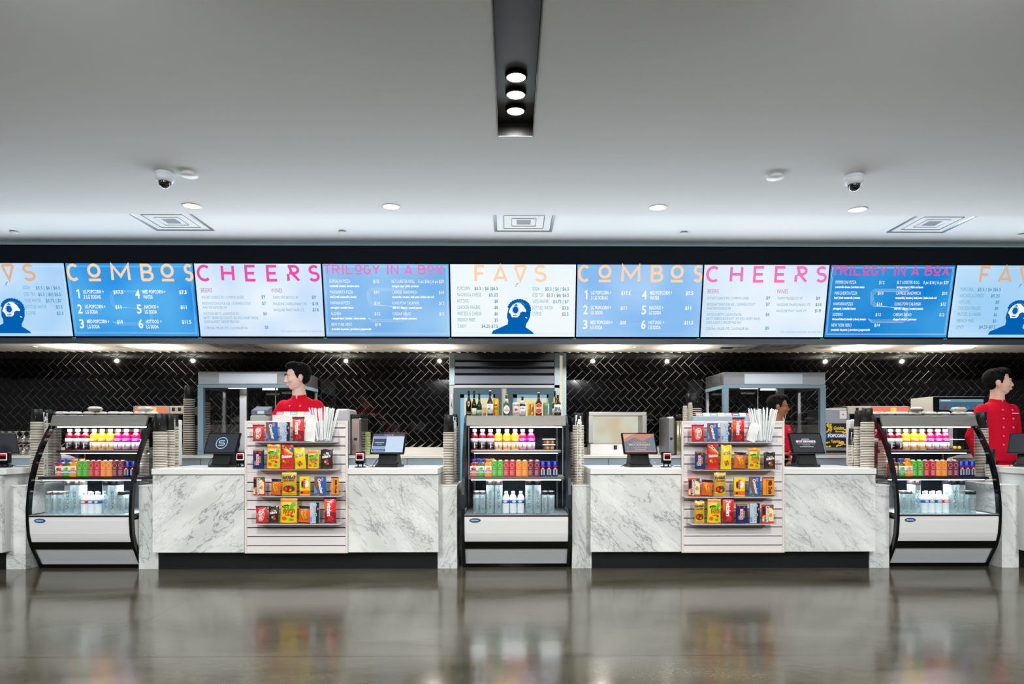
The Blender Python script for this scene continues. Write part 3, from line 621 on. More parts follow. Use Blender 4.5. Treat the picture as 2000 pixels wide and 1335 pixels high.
tag(o, 'white worktop at far right edge right of the right drink cooler', 'worktop')

# ---------------------------------------------------------------- slatwalls
SLAT = mat('slatwall_laminate', (226, 220, 218), .45); GRV = mat('slat_groove', (60, 48, 42), .7)
def slatwall(px0, px1, lab):
    x0, x1 = X_(px0, 5.74), X_(px1, 5.74); xc = (x0+x1)/2; w_ = (x1-x0)/2; zb, zt = .153, 1.262; yo = 5.735
    t = thing('slatwall_panel', lab, 'display panel', (xc, yo, zb)); h = zt-zb; e = .019
    mb = MB(); mb.box(-w_, w_, .012, .03, 0, h, 0); mb.build('back_board', GRV, t)
    mb = MB(); mb.box(-w_, -w_+e, -.004, .03, 0, h, bev=.002); mb.box(w_-e, w_, -.004, .03, 0, h, bev=.002); mb.box(-w_+e, w_-e, -.004, .03, 0, e, bev=.002); mb.box(-w_+e, w_-e, -.004, .03, h-e, h, bev=.002); mb.build('frame', mat('slatwall_edge', (222, 214, 206), .45), t)
    gs = [Z_(835.3+17.63*k, 5.74)-zb for k in range(14)]; mb = MB(); up = h-e
    for gz in gs+[e-.004]:
        mb.box(-w_+e, w_-e, 0, .012, gz+.004, up-.0, bev=.0012); up = gz-.004
    mb.build('slats', SLAT, t); return t
slatwall(478.5, 679.5, 'off-white slatwall candy display panel on the left marble counter')
slatwall(1331, 1531.5, 'off-white slatwall candy display panel on the right marble counter')

# ---------------------------------------------------------------- candy
def cm(name, col, r=.35): return mat('print_'+name, col, r, coat=.3)
PR = dict(red=cm('red', (225, 38, 30)), dred=cm('dred', (150, 18, 30)), navy=cm('navy', (22, 32, 92)), blue=cm('blue', (24, 92, 168)), lblue=cm('lblue', (92, 160, 210)), yellow=cm('yellow', (246, 212, 16)), gold=cm('gold', (206, 160, 28)),
          orange=cm('orange', (240, 98, 22)), white=cm('white', (238, 238, 238)), silver=cm('silver', (196, 202, 206)), brown=cm('brown', (52, 28, 24)), lbrown=cm('lbrown', (134, 84, 46)), black=cm('black', (20, 16, 20)), green=cm('green', (96, 196, 40)), dgreen=cm('dgreen', (30, 110, 50)),
          amber=cm('amber', (238, 150, 24)), pink=cm('pink', (240, 110, 100)), cream=cm('cream', (244, 226, 170)), maroon=cm('maroon', (112, 14, 34)), purple=cm('purple', (52, 24, 70)))
PK = list(PR); PI_ = {k: i for i, k in enumerate(PK)}; PM = [PR[k] for k in PK]
def art(mb, kind, w, h, y):
    """printing of a pack, drawn on its front, w x h, origin at bottom centre"""
    q = lambda a, b, c_, d, m, dy=0: mb.rect(a*w/2, b*w/2, c_*h, d*h, y-.0004-dy, PI_[m])
    e = lambda cx, cz, rx, rz, m, dy=0, rot=0: mb.ell(cx*w/2, cz*h, rx*w/2, rz*h, y-.0006-dy, PI_[m], 18, 0, rot)
    t = lambda s, x, z, L, th, m, bold=.03, dy=0, r=-PI/2: mb.text(s, x*w/2, z*h, th*w, y-.0012-dy, PI_[m], L*h if abs(r) > 1 else L*w, 'C', 1, bold, r or .0001)
    if kind == 'kitkat':
        e(0, .5, .62, .37, 'white', 0, -.12); e(0, .5, .54, .33, 'red', .0002, -.12); e(-.5, .35, .12, .2, 'amber', .0003, .2); t('KitKat', .05, .5, .56, .34, 'white', .05)
    elif kind == 'cruncher':
        mb.poly([(-.5*w, .6*h), (-.5*w, h*.99), (-.25*w, h*.99), (.28*w, 0.01*h), (0, 0.01*h)], y-.0004, PI_['lbrown']); mb.poly([(-.5*w, .1*h), (-.5*w, .55*h), (-.1*w, .01*h), (-.3*w, .01*h)], y-.0005, PI_['lblue'])
        e(-.6, .1, .25, .07, 'lbrown', .0002); e(.4, .85, .2, .1, 'pink'); t('Cruncher', .08, .5, .8, .25, 'white', .05, 0, -1.36)
    elif kind == 'snocaps':
        q(.35, 1, .0, 1, 'black'); q(-.9, -.55, .06, .3, 'lblue'); e(.3, .45, .22, .08, 'silver', .0001); e(.3, .45, .12, .045, 'black', .0003)
        for a, b in ((-.4, .8), (-.6, .65), (-.4, .5), (-.35, .9)): e(a, b, .05, .015, 'black')
        e(.75, .7, .16, .06, 'pink', .0003); t('Sno-Caps', .22, .5, .9, .3, 'lblue', .1); t('Sno-Caps', .22, .5, .9, .3, 'white', .0, .0005)
    elif kind == 'twizzlers':
        q(-1, -.6, .55, .98, 'orange'); e(.1, .2, .5, .12, 'red', 0, .3); mb.stroke([(-.2*w, .1*h), (.1*w, .3*h), (.3*w, .15*h)], .05*w, y-.001, PI_['pink'])
        q(-1, 1, 0, .45, 'dred'); t('Twizzlers', -.1, .62, .66, .36, 'white', .04)
    elif kind == 'crunch':
        q(-.98, .98, .94, .98, 'gold'); q(-.38, .18, .2, .76, 'white', .0001); q(.18, .5, .3, .66, 'gold', .0001); e(-.55, .3, .2, .12, 'lblue'); e(.4, .85, .2, .05, 'red'); e(-.5, .88, .12, .03, 'red')
        t('CRUNCH', -.1, .48, .52, .2, 'red', .05, .0003); t('buncha', .34, .48, .3, .12, 'brown', .02, .0003)
    elif kind == 'sour':
        q(-1, 1, .9, 1, 'pink'); q(-1, 1, 0, .05, 'orange'); e(.6, .8, .3, .1, 'green'); e(-.5, .2, .3, .08, 'orange'); e(.4, .15, .3, .06, 'green'); e(.5, .3, .2, .05, 'red'); e(-.3, .72, .5, .06, 'black', .0001, .2)
        t('SOUR', .05, .66, .66, .26, 'dgreen', .06, 0, .12); t('SOUR', .03, .665, .62, .24, 'green', .03, .0003, .12); t('PATCH', .1, .5, .7, .22, 'black', .06, 0, .1); t('PATCH', .08, .5, .68, .2, 'orange', .03, .0003, .1); t('KIDS', .1, .36, .4, .1, 'red', .04, 0, .1)
    elif kind == 'skittles':
        q(-1, 1, .84, .98, 'dred'); mb.poly([(-.5*w, .95*h), (-.2*w, .98*h), (.5*w, .6*h), (.5*w, .52*h)], y-.0004, PI_['orange']); mb.poly([(-.4*w, .95*h), (-.1*w, .98*h), (.5*w, .7*h), (.5*w, .62*h)], y-.0006, PI_['yellow']); q(.5, .98, .72, .95, 'blue')
        for a, b, m in ((-.5, .35, 'yellow'), (-.2, .3, 'green'), (.3, .33, 'orange'), (.1, .22, 'red'), (-.3, .15, 'red')): e(a, b, .16, .05, m)
        t('Skittles', 0, .56, .88, .22, 'white', .05, 0, .08)
    elif kind == 'mmy':
        t("m&m's", 0, .72, .7, .26, 'brown', .07, 0, .2); t("m&m's", 0, .72, .68, .24, 'white', .0, .0004, .2)
        for a, b, m in ((-.3, .3, 'green'), (.1, .35, 'red'), (.35, .25, 'orange'), (-.05, .2, 'lbrown')): e(a, b, .18, .07, m)
    elif kind == 'mmd':
        q(-1, 1, .82, 1, 'black'); t('dark chocolate', 0, .8, .55, .07, 'gold', .02, 0, .08); t("m&m's", 0, .68, .72, .24, 'white', .04, 0, .15)
        for a, b, m in ((.2, .45, 'red'), (-.15, .38, 'silver'), (0, .25, 'dgreen'), (.3, .28, 'orange')): e(a, b, .2, .07, m)
    elif kind == 'cookie':
        q(-1, -.5, .45, .9, 'brown'); mb.poly([(-.5*w, .1*h), (-.5*w, .35*h), (-.1*w, .5*h), (.1*w, .95*h), (.5*w, .7*h), (.5*w, .1*h)], y-.0004, PI_['cream']); e(-.5, .3, .3, .12, 'amber', .0002); e(.5, .45, .25, .12, 'amber', .0002); q(-1, 1, 0, .1, 'red', .0002); q(.3, 1, .85, 1, 'dgreen', .0002)
        t('Cookie Dough', -.1, .5, .9, .3, 'navy', .09); t('Cookie Dough', -.1, .5, .88, .27, 'white', .03, .0005)
    elif kind == 'reese':
        q(-1, 1, .9, 1, 'black'); q(-1, 1, 0, .04, 'black'); t("Reese's", -.1, .5, .55, .28, 'brown', .07, 0, -1.2); t("Reese's", -.1, .5, .53, .26, 'yellow', .03, .0004, -1.2); t('PIECES', .35, .45, .3, .14, 'yellow', .03, 0, -1.2)
    elif kind == 'haribo':
        q(-1, 1, .95, 1, 'cream'); e(0, .3, .8, .16, 'dred'); e(.4, .36, .25, .1, 'dgreen', .0002); e(-.4, .3, .2, .08, 'orange', .0002); e(.2, .25, .2, .06, 'amber', .0003); q(-.9, .9, .12, .18, 'yellow'); t('HARIBO', 0, .82, .86, .2, 'black', .06, 0, .05); t('GOLD-BEARS', 0, .68, .7, .12, 'brown', .03, 0, .05)
    elif kind == 'raisinets':
        q(-1, 1, .06, .26, 'orange'); e(.25, .62, .5, .2, 'white'); e(-.45, .6, .2, .2, 'brown'); e(-.5, .16, .22, .06, 'brown', .0002); e(.4, .16, .2, .05, 'pink', .0002); t('Raisinets', .0, .62, .5, .24, 'red', .05)
    elif kind == 'duds':
        q(-1, 1, .94, 1, 'brown'); q(-1, 1, 0, .05, 'brown'); q(-.35, -.25, .1, .85, 'red'); e(-.3, .85, .2, .03, 'red'); t('Milk Duds', .3, .48, .72, .3, 'brown', .05)
BASE = dict(kitkat='red', cruncher='blue', snocaps='silver', twizzlers='red', crunch='navy', sour='yellow', skittles='red', mmy='yellow', mmd='brown', cookie='red', reese='orange', haribo='gold', raisinets='yellow', duds='amber')
BAGS = {'kitkat', 'twizzlers', 'sour', 'skittles', 'mmy', 'mmd', 'reese', 'haribo'}
_RS = random.Random(5)
def candy(kind, px0, px1, pyt, pyb, Y, lab, grp):
    Y = Y+_RS.uniform(-.004, .004)
    x0, x1 = X_(px0, Y), X_(px1, Y); w_ = x1-x0; z0 = Z_(pyb, Y); h = Z_(pyt, Y)-z0; bag = kind in BAGS
    tilt = {'sour': .02, 'mmy': -.06, 'reese': .06}.get(kind, 0)*_RS.choice((1, 1, -.4)) if bag else 0
    t = thing('candy_bag' if bag else 'candy_box', lab, 'candy bag' if bag else 'candy box', ((x0+x1)/2, Y, z0+.0005), group=grp, rot=(0, tilt, _RS.uniform(-.05, .05)))
    base = PR[BASE[kind]]; d = .022
    if not bag:
        MB().box(-w_/2, w_/2, 0, d, 0, h, bev=.0012).build('carton', base, t)
        mb = MB(); art(mb, kind, w_, h, 0); mb.build('printed_front', PM, t)
    else:
        nx, nz = 8, 12; vs = []; fs = []; rnd = random.Random(kind+lab)
        ph = [rnd.uniform(0, 6) for _ in range(4)]
        for s_ in (0, 1):
            for j in range(nz+1):
                for i in range(nx+1):
                    u = i/nx*2-1; v = j/nz; e = (1-abs(u)**2.6)*math.sin(PI*min(max((v-.05)/.9, 0), 1))**.45
                    d_ = .019*e+.0012*math.sin(9*v+3*u+ph[0])*e+.0006
                    xw = u*w_/2*(1-.05*math.sin(PI*v)+.02*math.sin(14*v+ph[1]))
                    vs.append((xw, .019-d_ if s_ == 0 else .019+d_, v*h+(.004*math.sin(5*u+ph[2]) if v > .93 else 0)))
        n = (nx+1)*(nz+1)
        for s_ in (0, 1):
            for j in range(nz):
                for i in range(nx):
                    a = s_*n+j*(nx+1)+i; f = (a, a+1, a+nx+2, a+nx+1); fs.append(f if s_ == 0 else f[::-1])
        for j in range(nz):
            for a in (j*(nx+1), j*(nx+1)+nx): fs.append((a, a+nx+1, n+a+nx+1, n+a))
        mb = MB(); mb.add(vs, fs, 0, True); mb.build('pouch', base, t)
        cap = {'kitkat': 'purple', 'twizzlers': 'purple', 'reese': 'black'}.get(kind)
        if cap:
            mb = MB(); mb.box(-w_/2*1.01, w_/2*1.01, .013, .025, h*.93, h*1.005); mb.box(-w_/2*1.01, w_/2*1.01, .013, .025, 0, h*.045); mb.build('crimped_end', PR[cap], t)
        a_ = MB(); art(a_, kind, w_*.93, h*.94, 0)
        def push(p):
            u = min(max(p[0]/(w_/2), -1), 1); v = min(max(p[2]/h, 0), 1); e = (1-abs(u)**2.6)*math.sin(PI*min(max((v-.05)/.9, 0), 1))**.45
            return (p[0], p[1]+.019-.019*e-.0022, p[2])
        # long flat art faces are cut finer so that they follow the pouch
        import bmesh
        bm = bmesh.new(); vv = [bm.verts.new(p) for p in a_.v]
        for f, mi in zip(a_.f, a_.m):
            try: q = bm.faces.new([vv[i] for i in f]); q.material_index = mi
            except ValueError: pass
        big = [f for f in bm.faces if f.calc_area() > w_*h*.03]
        if big:
            r = bmesh.ops.triangulate(bm, faces=big); ed = {e_ for f in r['faces'] for e_ in f.edges if e_.calc_length() > w_*.3}
            bmesh.ops.subdivide_edges(bm, edges=list(ed), cuts=3, use_grid_fill=True)
        for v_ in bm.verts: v_.co = push(v_.co)
        me = bpy.data.meshes.new('printed_front'); bm.to_mesh(me); bm.free()
        for m_ in PM: me.materials.append(m_)
        o = bpy.data.objects.new('printed_front', me); C.objects.link(o); o.parent = t
    return t
CN = dict(kitkat='red wafer candy pouch with white oval logo', cruncher='blue candy box with slanting brown bar', snocaps='silver and black spotted candy box', twizzlers='tall red licorice pouch', crunch='dark blue candy box with red lettering', sour='yellow and green sour candy bag', skittles='red fruit candy bag with rainbow stripe', mmy='bright yellow peanut candy bag', mmd='dark brown chocolate candy bag', cookie='red and cream cookie dough candy box', reese='orange peanut butter candy pouch', haribo='gold gummy bear bag', raisinets='yellow candy box with white oval', duds='amber caramel candy box')
RK = {'left': [(861, [('kitkat', 492, 515, 829), ('cruncher', 519, 541, 824), ('snocaps', 546, 566, 824), ('twizzlers', 570, 593, 814)]),
               (915, [('crunch', 494, 514, 878), ('sour', 519, 546, 868), ('skittles', 547, 572, 869), ('mmy', 574, 597, 875), ('sour', 599, 622, 879), ('mmd', 625, 649, 877)]),
               (967, [('cookie', 495, 516, 931), ('reese', 527, 546, 935), ('haribo', 549, 579, 921), ('raisinets', 585, 605, 930), ('cruncher', 614, 636, 930), ('duds', 647, 661, 931)]),
               (1021, [('kitkat', 498, 521, 988), ('mmd', 523, 544, 988), ('sour', 545, 579, 972), ('reese', 581, 603, 988), ('snocaps', 605, 623, 981), ('twizzlers', 632, 656, 971)])],
      'right': [(862, [('kitkat', 1352, 1376, 829), ('cruncher', 1382, 1402, 826), ('snocaps', 1408, 1429, 825), ('twizzlers', 1432, 1455, 815)]),
                (916, [('crunch', 1358, 1377, 881), ('skittles', 1382, 1405, 866), ('mmy', 1408, 1430, 869), ('reese', 1434, 1457, 883), ('sour', 1462, 1486, 875), ('mmd', 1493, 1516, 883)]),
                (969, [('cookie', 1345, 1367, 934), ('reese', 1370, 1391, 937), ('haribo', 1395, 1419, 922), ('raisinets', 1434, 1455, 932), ('cruncher', 1464, 1485, 931), ('duds', 1490, 1512, 932)]),
                (1022, [('haribo', 1357, 1377, 978), ('sour', 1382, 1409, 974), ('twizzlers', 1412, 1435, 972), ('crunch', 1439, 1460, 985), ('snocaps', 1465, 1484, 983), ('cookie', 1489, 1511, 986)])]}
rown = ['top', 'second', 'third', 'bottom']
TRAYX = {'left': [(490, 652), (494, 655), (494, 664), (494, 662)], 'right': [(1347, 1516), (1354, 1521), (1341, 1515), (1352, 1513)]}
for sd in ('left', 'right'):
    for r, (pb, items) in enumerate(RK[sd]):
        Y = 5.60; a, b = TRAYX[sd][r]; x0, x1 = X_(a-2, Y), X_(b+2, Y); zb = Z_(pb+1.5, Y); xc = (x0+x1)/2; n = len(items)
        t = thing('acrylic_tray', 'clear acrylic candy tray, %s row of the %s slatwall' % (rown[r], sd), 'tray', (xc, Y, zb-.004), group='acrylic trays on the %s slatwall' % sd)
        W2 = (x1-x0)/2
        MB().box(-W2, W2, -.012, .134, 0, .0035).build('base', mat('frosted_acrylic', (226, 224, 226), .3), t)
        MB().box(-W2, W2, -.012, -.010, .0035, .085).build('front_lip', ACR, t)
        mb = MB()
        for (k0, k1) in zip(items, items[1:]+[None]):
            e = X_((k0[2]+(k1[1] if k1 else k0[2]+4))/2, Y)-xc
            if e < W2-.004: mb.box(e-.001, e+.001, -.010, .12, .0035, .085)
        mb.box(-W2, -W2+.002, -.01, .134, .0035, .085); mb.box(W2-.002, W2, -.01, .134, .0035, .085); mb.box(-W2, W2, .130, .134, .0035, .10); mb.build('dividers', ACR, t)
        for k, (kind, p0, p1, pt) in enumerate(items):
            same = [q for q in items if q[0] == kind]; extra = ''
            if len(same) > 1: extra = ' larger one' if k == min(i for i, q in enumerate(items) if q[0] == kind) else ' smaller one'
            candy(kind, p0, p1, pt, pb, Y+.004, clip('%s,%s %s row of %s slatwall' % (CN[kind], extra, rown[r], sd)), 'candy on the %s slatwall' % sd)
# straws and white paper bag in the top trays
STRAW = mat('wrapped_straw', (236, 238, 236), .55)
st = MB().tube([(0, 0, 0), (0, 0, .265)], .0046, 7).build('straw', STRAW); straw_used = False
def straws(px0, px1, n, sd, pb, spread):
    global straw_used
    rr = random.Random(n)
    for i in range(n):
        u = (i+.5)/n; px = px0+(px1-px0)*u; Y = 5.63+rr.uniform(0, .07); a = (u-.5)*spread+rr.uniform(-.05, .05); rot = (rr.uniform(-.12, .02), a, 0)
        loc = (X_(px, Y), Y, Z_(pb, 5.61)+rr.uniform(0, .02)); lab = 'white paper-wrapped straw in the fan of straws on %s slatwall' % sd; grp = 'wrapped straws on the %s slatwall' % sd
        if not straw_used: tag(st, lab, 'straw', grp); st.location = loc; st.rotation_euler = rot; straw_used = True
        else:
            c_ = st.copy(); C.objects.link(c_); c_.location = loc; c_.rotation_euler = rot; tag(c_, lab, 'straw', grp)
straws(618, 646, 34, 'left', 861, .5); straws(1474, 1506, 34, 'right', 862, .42)
def paperbag(px, lab, w_=.085, h=.18, tl=.1):
    vs = []; x, Y = X_(px, 5.64), 5.64
    mb = MB(); mb.prism([(0, 0), (.03, 0), (.034, h*.8), (.02, h), (.01, h), (-.004, h*.8)], -w_/2, w_/2); mb.box(w_*.1, w_*.14, -.006, -.004, 0, h*.75)
    for k in range(6): mb.box(-w_/2+.01+k*.012, -w_/2+.0105+k*.012, .0, .036, .01, h*.98)
    o = mb.build('paper_bag', mat('white_paper', (236, 236, 230), .7), loc=(x, Y, Z_(861, 5.62)), rot=(0, tl, .1)); tag(o, lab, 'paper bag')
paperbag(604, 'folded white paper bags standing beside the straws on left slatwall'); paperbag(1466, 'folded white paper bags leaning beside the straws on right slatwall', .07, .16, .35)

# ---------------------------------------------------------------- open drink coolers
FP = [(5.915, 0), (5.90, .04), (5.80, .20), (5.765, .30), (5.752, .42), (5.75, .52), (5.762, .64), (5.79, .78), (5.84, .92), (5.91, 1.05), (5.985, 1.16), (6.06, 1.25), (6.13, 1.305), (6.20, 1.325)]
YC = 5.9
def inset(P, d):
    out = []
    for i, p in enumerate(P):
        a = Vector(P[max(i-1, 0)]); b = Vector(P[min(i+1, len(P)-1)]); t = (b-a).normalized(); out.append((p[0]+t.y*d, p[1]-t.x*d))
    return out
WPANEL = mat('cooler_white', (226, 225, 223), .35); INT = mat('cooler_interior', (34, 46, 56), .4); SHB = mat('shelf_black', (26, 26, 28), .4); SHG = mat('shelf_grey', (120, 118, 114), .35, metal=.4)
def badge(mb, cx, cz, y):
    mb.ell(cx, cz, .048, .018, y, 1, 28); mb.ell(cx, cz, .044, .0145, y-.0008, 0, 28); mb.text('FEDERAL', cx, cz-.004, .0085, y-.0016, 2, .062, 'C', 1, .03)
def cooler(xl, xr, lab, glass):
    xc = (xl+xr)/2; w_ = (xr-xl)/2; t = thing('drink_cooler', lab, 'refrigerator', (xc, YC, 0))
    P = [(p[0]-YC, p[1]) for p in FP]; ft = .024 if glass else .026; iw = w_-ft; yb = .64
    IN = inset(P, .045 if glass else .07)
    for sx in (-1, 1):
        a, b = sorted((sx*w_, sx*(w_-ft)))
        mb = MB(); mb.band(P, IN, a, b); mb.box(a, b, IN[5][0], yb, .44, .475)
        mb.box(a, b, IN[0][0], yb, 0, .05); mb.box(a, b, .28, yb, 1.30, 1.325); mb.build('side_frame', BLKG if glass else mat('cooler_frame', (24, 26, 28), .3, metal=.3), t)
        body = [p for p in IN if .04 < p[1] < .45]+[(yb, .45), (yb, .04)]
        MB().prism(body, a+.004, b-.004).build('side_panel', WPANEL if glass else BLK, t)
        up = [p for p in IN if p[1] > .47]+[(yb-.1, 1.30), (yb-.1, .475)]
        MB().prism(up, a+.009, b-.009).build('side_glass' if glass else 'upper_side_panel', GLASS if glass else INT, t)
    # lower front
    def lower(z0, z1, off=.004):
        pts = []
        for k in range(7):
            z = z0+(z1-z0)*k/6
            for i in range(len(P)-1):
                if P[i][1] <= z <= P[i+1][1] or i == len(P)-2 and z >= P[i][1]:
                    f = (z-P[i][1])/(P[i+1][1]-P[i][1]); pts.append((P[i][0]+f*(P[i+1][0]-P[i][0])+off, z)); break
        return pts
    def sheet(z0, z1, off, th, name, m_):
        a = lower(z0, z1, off); MB().band(a, [(p[0]+th, p[1]) for p in a], -iw, iw).build(name, m_, t)
    sheet(0.003, .033, .006, .02, 'bottom_rail', BLKG); sheet(.033, .178, .016, .01, 'lower_panel', mat('cooler_lower_white', (198, 200, 202), .4)); sheet(.178, .242, .002, .02, 'middle_rail', BLKG)
    sheet(.242, .456, .006, .012, 'front_panel', WPANEL); sheet(.456, .466, .004, .02, 'top_rail', BLKG)
    sheet(.466, .474, .002, .03, 'lip_trim', ALU)
    mb = MB(); badge(mb, -w_+.115, .425, lower(.40, .43)[0][0]-.003); mb.build('oval_badge', [mat('badge_blue', (36, 84, 150), .3), CHROME, mat('badge_white', (225, 230, 235), .4)], t)
    # front glass
    a = lower(.474, .60, .010); MB().band(a, [(p[0]+.005, p[1]) for p in a], -iw, iw).build('lip_glass', GLASS, t)
    # inside
    MB().box(-iw, iw, -.12, yb-.05, .44, .468).build('deck', mat('deck_steel', (150, 154, 156), .35, metal=.6) if not glass else mat('deck_white', (206, 214, 216), .4), t)
    mb = MB(); mb.box(-iw, iw, yb-.1, yb-.08, .468, 1.30, 0)
    for r in range(26):
        for q in range(14): mb.box(-iw+.06+q*(2*iw-.12)/13-.012, -iw+.06+q*(2*iw-.12)/13+.012, yb-.1008, yb-.1, .5+r*.03, .504+r*.03, 1)
    mb.build('back_wall', [INT, BLKM], t)
    MB().box(-w_, w_, yb-.08, yb, .0, 1.32).build('rear_housing', WPL, t)
    if glass:
        for sx in (-1, 1):
            a, b = sorted((sx*(w_+.001), sx*(w_+.045))); MB().box(a, b, yb-.08, yb, .86, 1.29, bev=.004).build('corner_post', WPL, t)
    mb = MB(); mb.box(-iw, iw, .06, yb-.08, .04, .44); mb.build('compressor_body', BLKM, t)
    zt, zc = 1.318, 1.222
    mb = MB(); mb.prism([(.125, zc), (.115, zc+.006), (.150, zt-.003), (.16, zt), (yb, zt), (yb, zt-.015), (.17, zt-.015), (.14, zc)], -iw, iw); mb.build('canopy', STEEL, t)
    MB().box(-iw, iw, .14, yb-.09, zc+.002, zc+.012).build('canopy_underside', mat('under_dark', (60, 66, 70), .4), t)
    MB().box(-iw+.03, iw-.03, .17, .19, zc-.010, zc).build('light_tube', ELED, t)
    for zs, yf, sw in ((1.013, .20, .81 if not glass else .84), (.786, .01, .84 if not glass else .90)):
        s2 = sw/2; s_ = MB().box(-s2, s2, yf, yb-.1, zs-.026, zs-.002, bev=.003).build('shelf', SHB if glass else SHG, t)
        MB().box(-s2+.03, s2-.03, yf+.015, yf+.03, zs-.034, zs-.028).build('shelf_light', ELED, s_)
        mb = MB()
        for sx in (-1, 1): mb.prism([(yf+.06, zs-.03), (yb-.1, zs-.03), (yb-.1, zs-.09)], sx*(s2-.015)-.002, sx*(s2-.015)+.002)
        mb.build('bracket', ALU, s_)
    mb = MB()
    for sx in (-1, 1):
        mb.box(sx*(iw-.05)-.008, sx*(iw-.05)+.008, yb-.115, yb-.1, .47, 1.25, 0)
        for k in range(24): mb.box(sx*(iw-.05)-.002, sx*(iw-.05)+.002, yb-.116, yb-.115, .49+k*.03, .505+k*.03, 1)
    mb.build('shelf_standard', [ALU, BLKM], t)
    for zz, yy, pw in ((zc-.014, .20, 3.6), (.975, .24, 3.6), (.745, .06, 6.5)):
        l = area('cooler_lamp', (xc, YC+yy, zz), 2*iw-.1, pw*1.0, rot=(math.radians(-8), 0, 0), col=COOL, sy=.12, spread=math.radians(135)); 
    return t
CLR = {'left': (X_(50, 5.752), X_(257, 5.752)), 'centre': (X_(901, 5.752), X_(1116, 5.752)), 'right': (X_(1752, 5.752), X_(1957, 5.752))}
cooler(*CLR['left'], 'curved-side open drink cooler with glass ends, left one of the two glass-sided coolers', True)
cooler(*CLR['centre'], 'open drink cooler with dark solid sides standing in the centre under beer bottles', False)
cooler(*CLR['right'], 'curved-side open drink cooler with glass ends, right one of the two glass-sided coolers', True)

# ---------------------------------------------------------------- drinks
def lq(name, c, r=.15, e=.0): return mat('liquid_'+name, c, r, spec=.6, coat=.4)
CAPW = mat('cap_white', (240, 240, 240), .4)
VB = [(.0001, .002), (.033, 0), (.036, .004), (.036, .108), (.0345, .112), (.036, .116), (.035, .128), (.029, .142), (.019, .153), (.0155, .158), (.0155, .164)]
def vita(nm, liq, top, bot, dark, words):
    t = thing('vitamin_drink', nm, 'drink bottle')
    MB().lathe(VB, 22).build('bottle', liq, t)
    MB().lathe([(.0185, .162), (.0192, .165), (.0192, .184), (.017, .187), (.0001, .187)], 20).build('cap', CAPW, t)
    mb = MB(); mb.lathe([(.0365, .012), (.0365, .070)], 22, 0); mb.lathe([(.0366, .070), (.0366, .104)], 22, 1)
    mb.text('vitamin', .002, .04, .012, -.0368, 2, .05, 'C', 1, .03, PI/2); mb.text('water', .020, .052, .006, -.031, 2, .02, 'C', 1, .02); mb.box(.010, .026, -.0355, -.0345, .03, .031, 2)
    mb.text(words, 0, .084, .008, -.0369, 3, .038, 'C', 1, .02)
    mb.build('label', [bot, top, dark, WPL], t); return t
mw = lambda n, c_: mat('lbl_'+n, c_, .45)
v_red = vita('proto', lq('darkred', (128, 8, 34)), mw('greywhite', (222, 214, 218)), mw('nearblack', (24, 18, 22)), mw('white', (232, 232, 232)), 'xxx')
v_yel = vita('proto', lq('yellow', (246, 196, 12)), mw('orange', (246, 126, 18)), mw('peach', (248, 204, 166)), mw('ink', (70, 40, 30)), 'essential')
v_mag = vita('proto', lq('magenta', (216, 16, 84)), mw('violet', (168, 40, 168)), mw('greylav', (218, 208, 220)), mw('ink', (70, 40, 30)), 'revive')
def naked(liq, cap, fruit, bot):
    t = thing('juice_bottle', 'proto', 'juice bottle')
    pts = [(.030, 0), (.033, .004), (.033, .096), (.030, .108), (.020, .122), (.017, .126), (.017, .134)]
    mb = MB(); vs = []; n = 16
    for r, z in pts:
        for i in range(n):
            a = 2*PI*i/n+PI/n; k = r/max(abs(math.cos(a)), abs(math.sin(a))) if z < .11 else r; k = min(k, r*1.25); vs.append((k*math.cos(a), k*math.sin(a), z))
    mb.add(vs, [(j*n+i, j*n+(i+1) % n, (j+1)*n+(i+1) % n, (j+1)*n+i) for j in range(len(pts)-1) for i in range(n)]+[tuple(range(n))], 0, True); mb.build('bottle', liq, t)
    MB().lathe([(.020, .131), (.0205, .134), (.0205, .149), (.018, .151), (.0001, .151)], 18).build('cap', cap, t)
    mb = MB(); y = -.0335; mb.rect(-.031, .031, .006, .092, y, 1); mb.rect(-.031, .031, .006, .034, y-.0003, 3); mb.ell(0, .066, .022, .014, y-.0005, 2); mb.ell(.008, .071, .012, .009, y-.0007, 3)
    mb.rect(-.028, .028, .040, .055, y-.001, 4); mb.text('Naked', 0, .0435, .009, y-.0013, 1, .046, 'C', 1, .04); mb.text('juice', 0, .02, .006, y-.0006, 1, .02, 'C', 1, .02)
    mb.build('label', [WPL, WPL, fruit, bot, mw('navyink', (26, 34, 100))], t); return t
CAPB = mat('cap_blue', (24, 52, 170), .35); CAPO = mat('cap_orange', (246, 118, 40), .35)
n_red = naked(lq('brick', (150, 46, 38)), CAPB, mw('berry', (160, 40, 30)), mw('salmon', (230, 110, 90)))
n_grn = naked(lq('olive', (74, 92, 22)), CAPB, mw('lime', (170, 200, 30)), mw('leaf', (40, 180, 60)))
n_org = naked(lq('orange', (244, 142, 14)), CAPO, mw('mango', (250, 180, 30)), mw('tang', (246, 140, 16)))
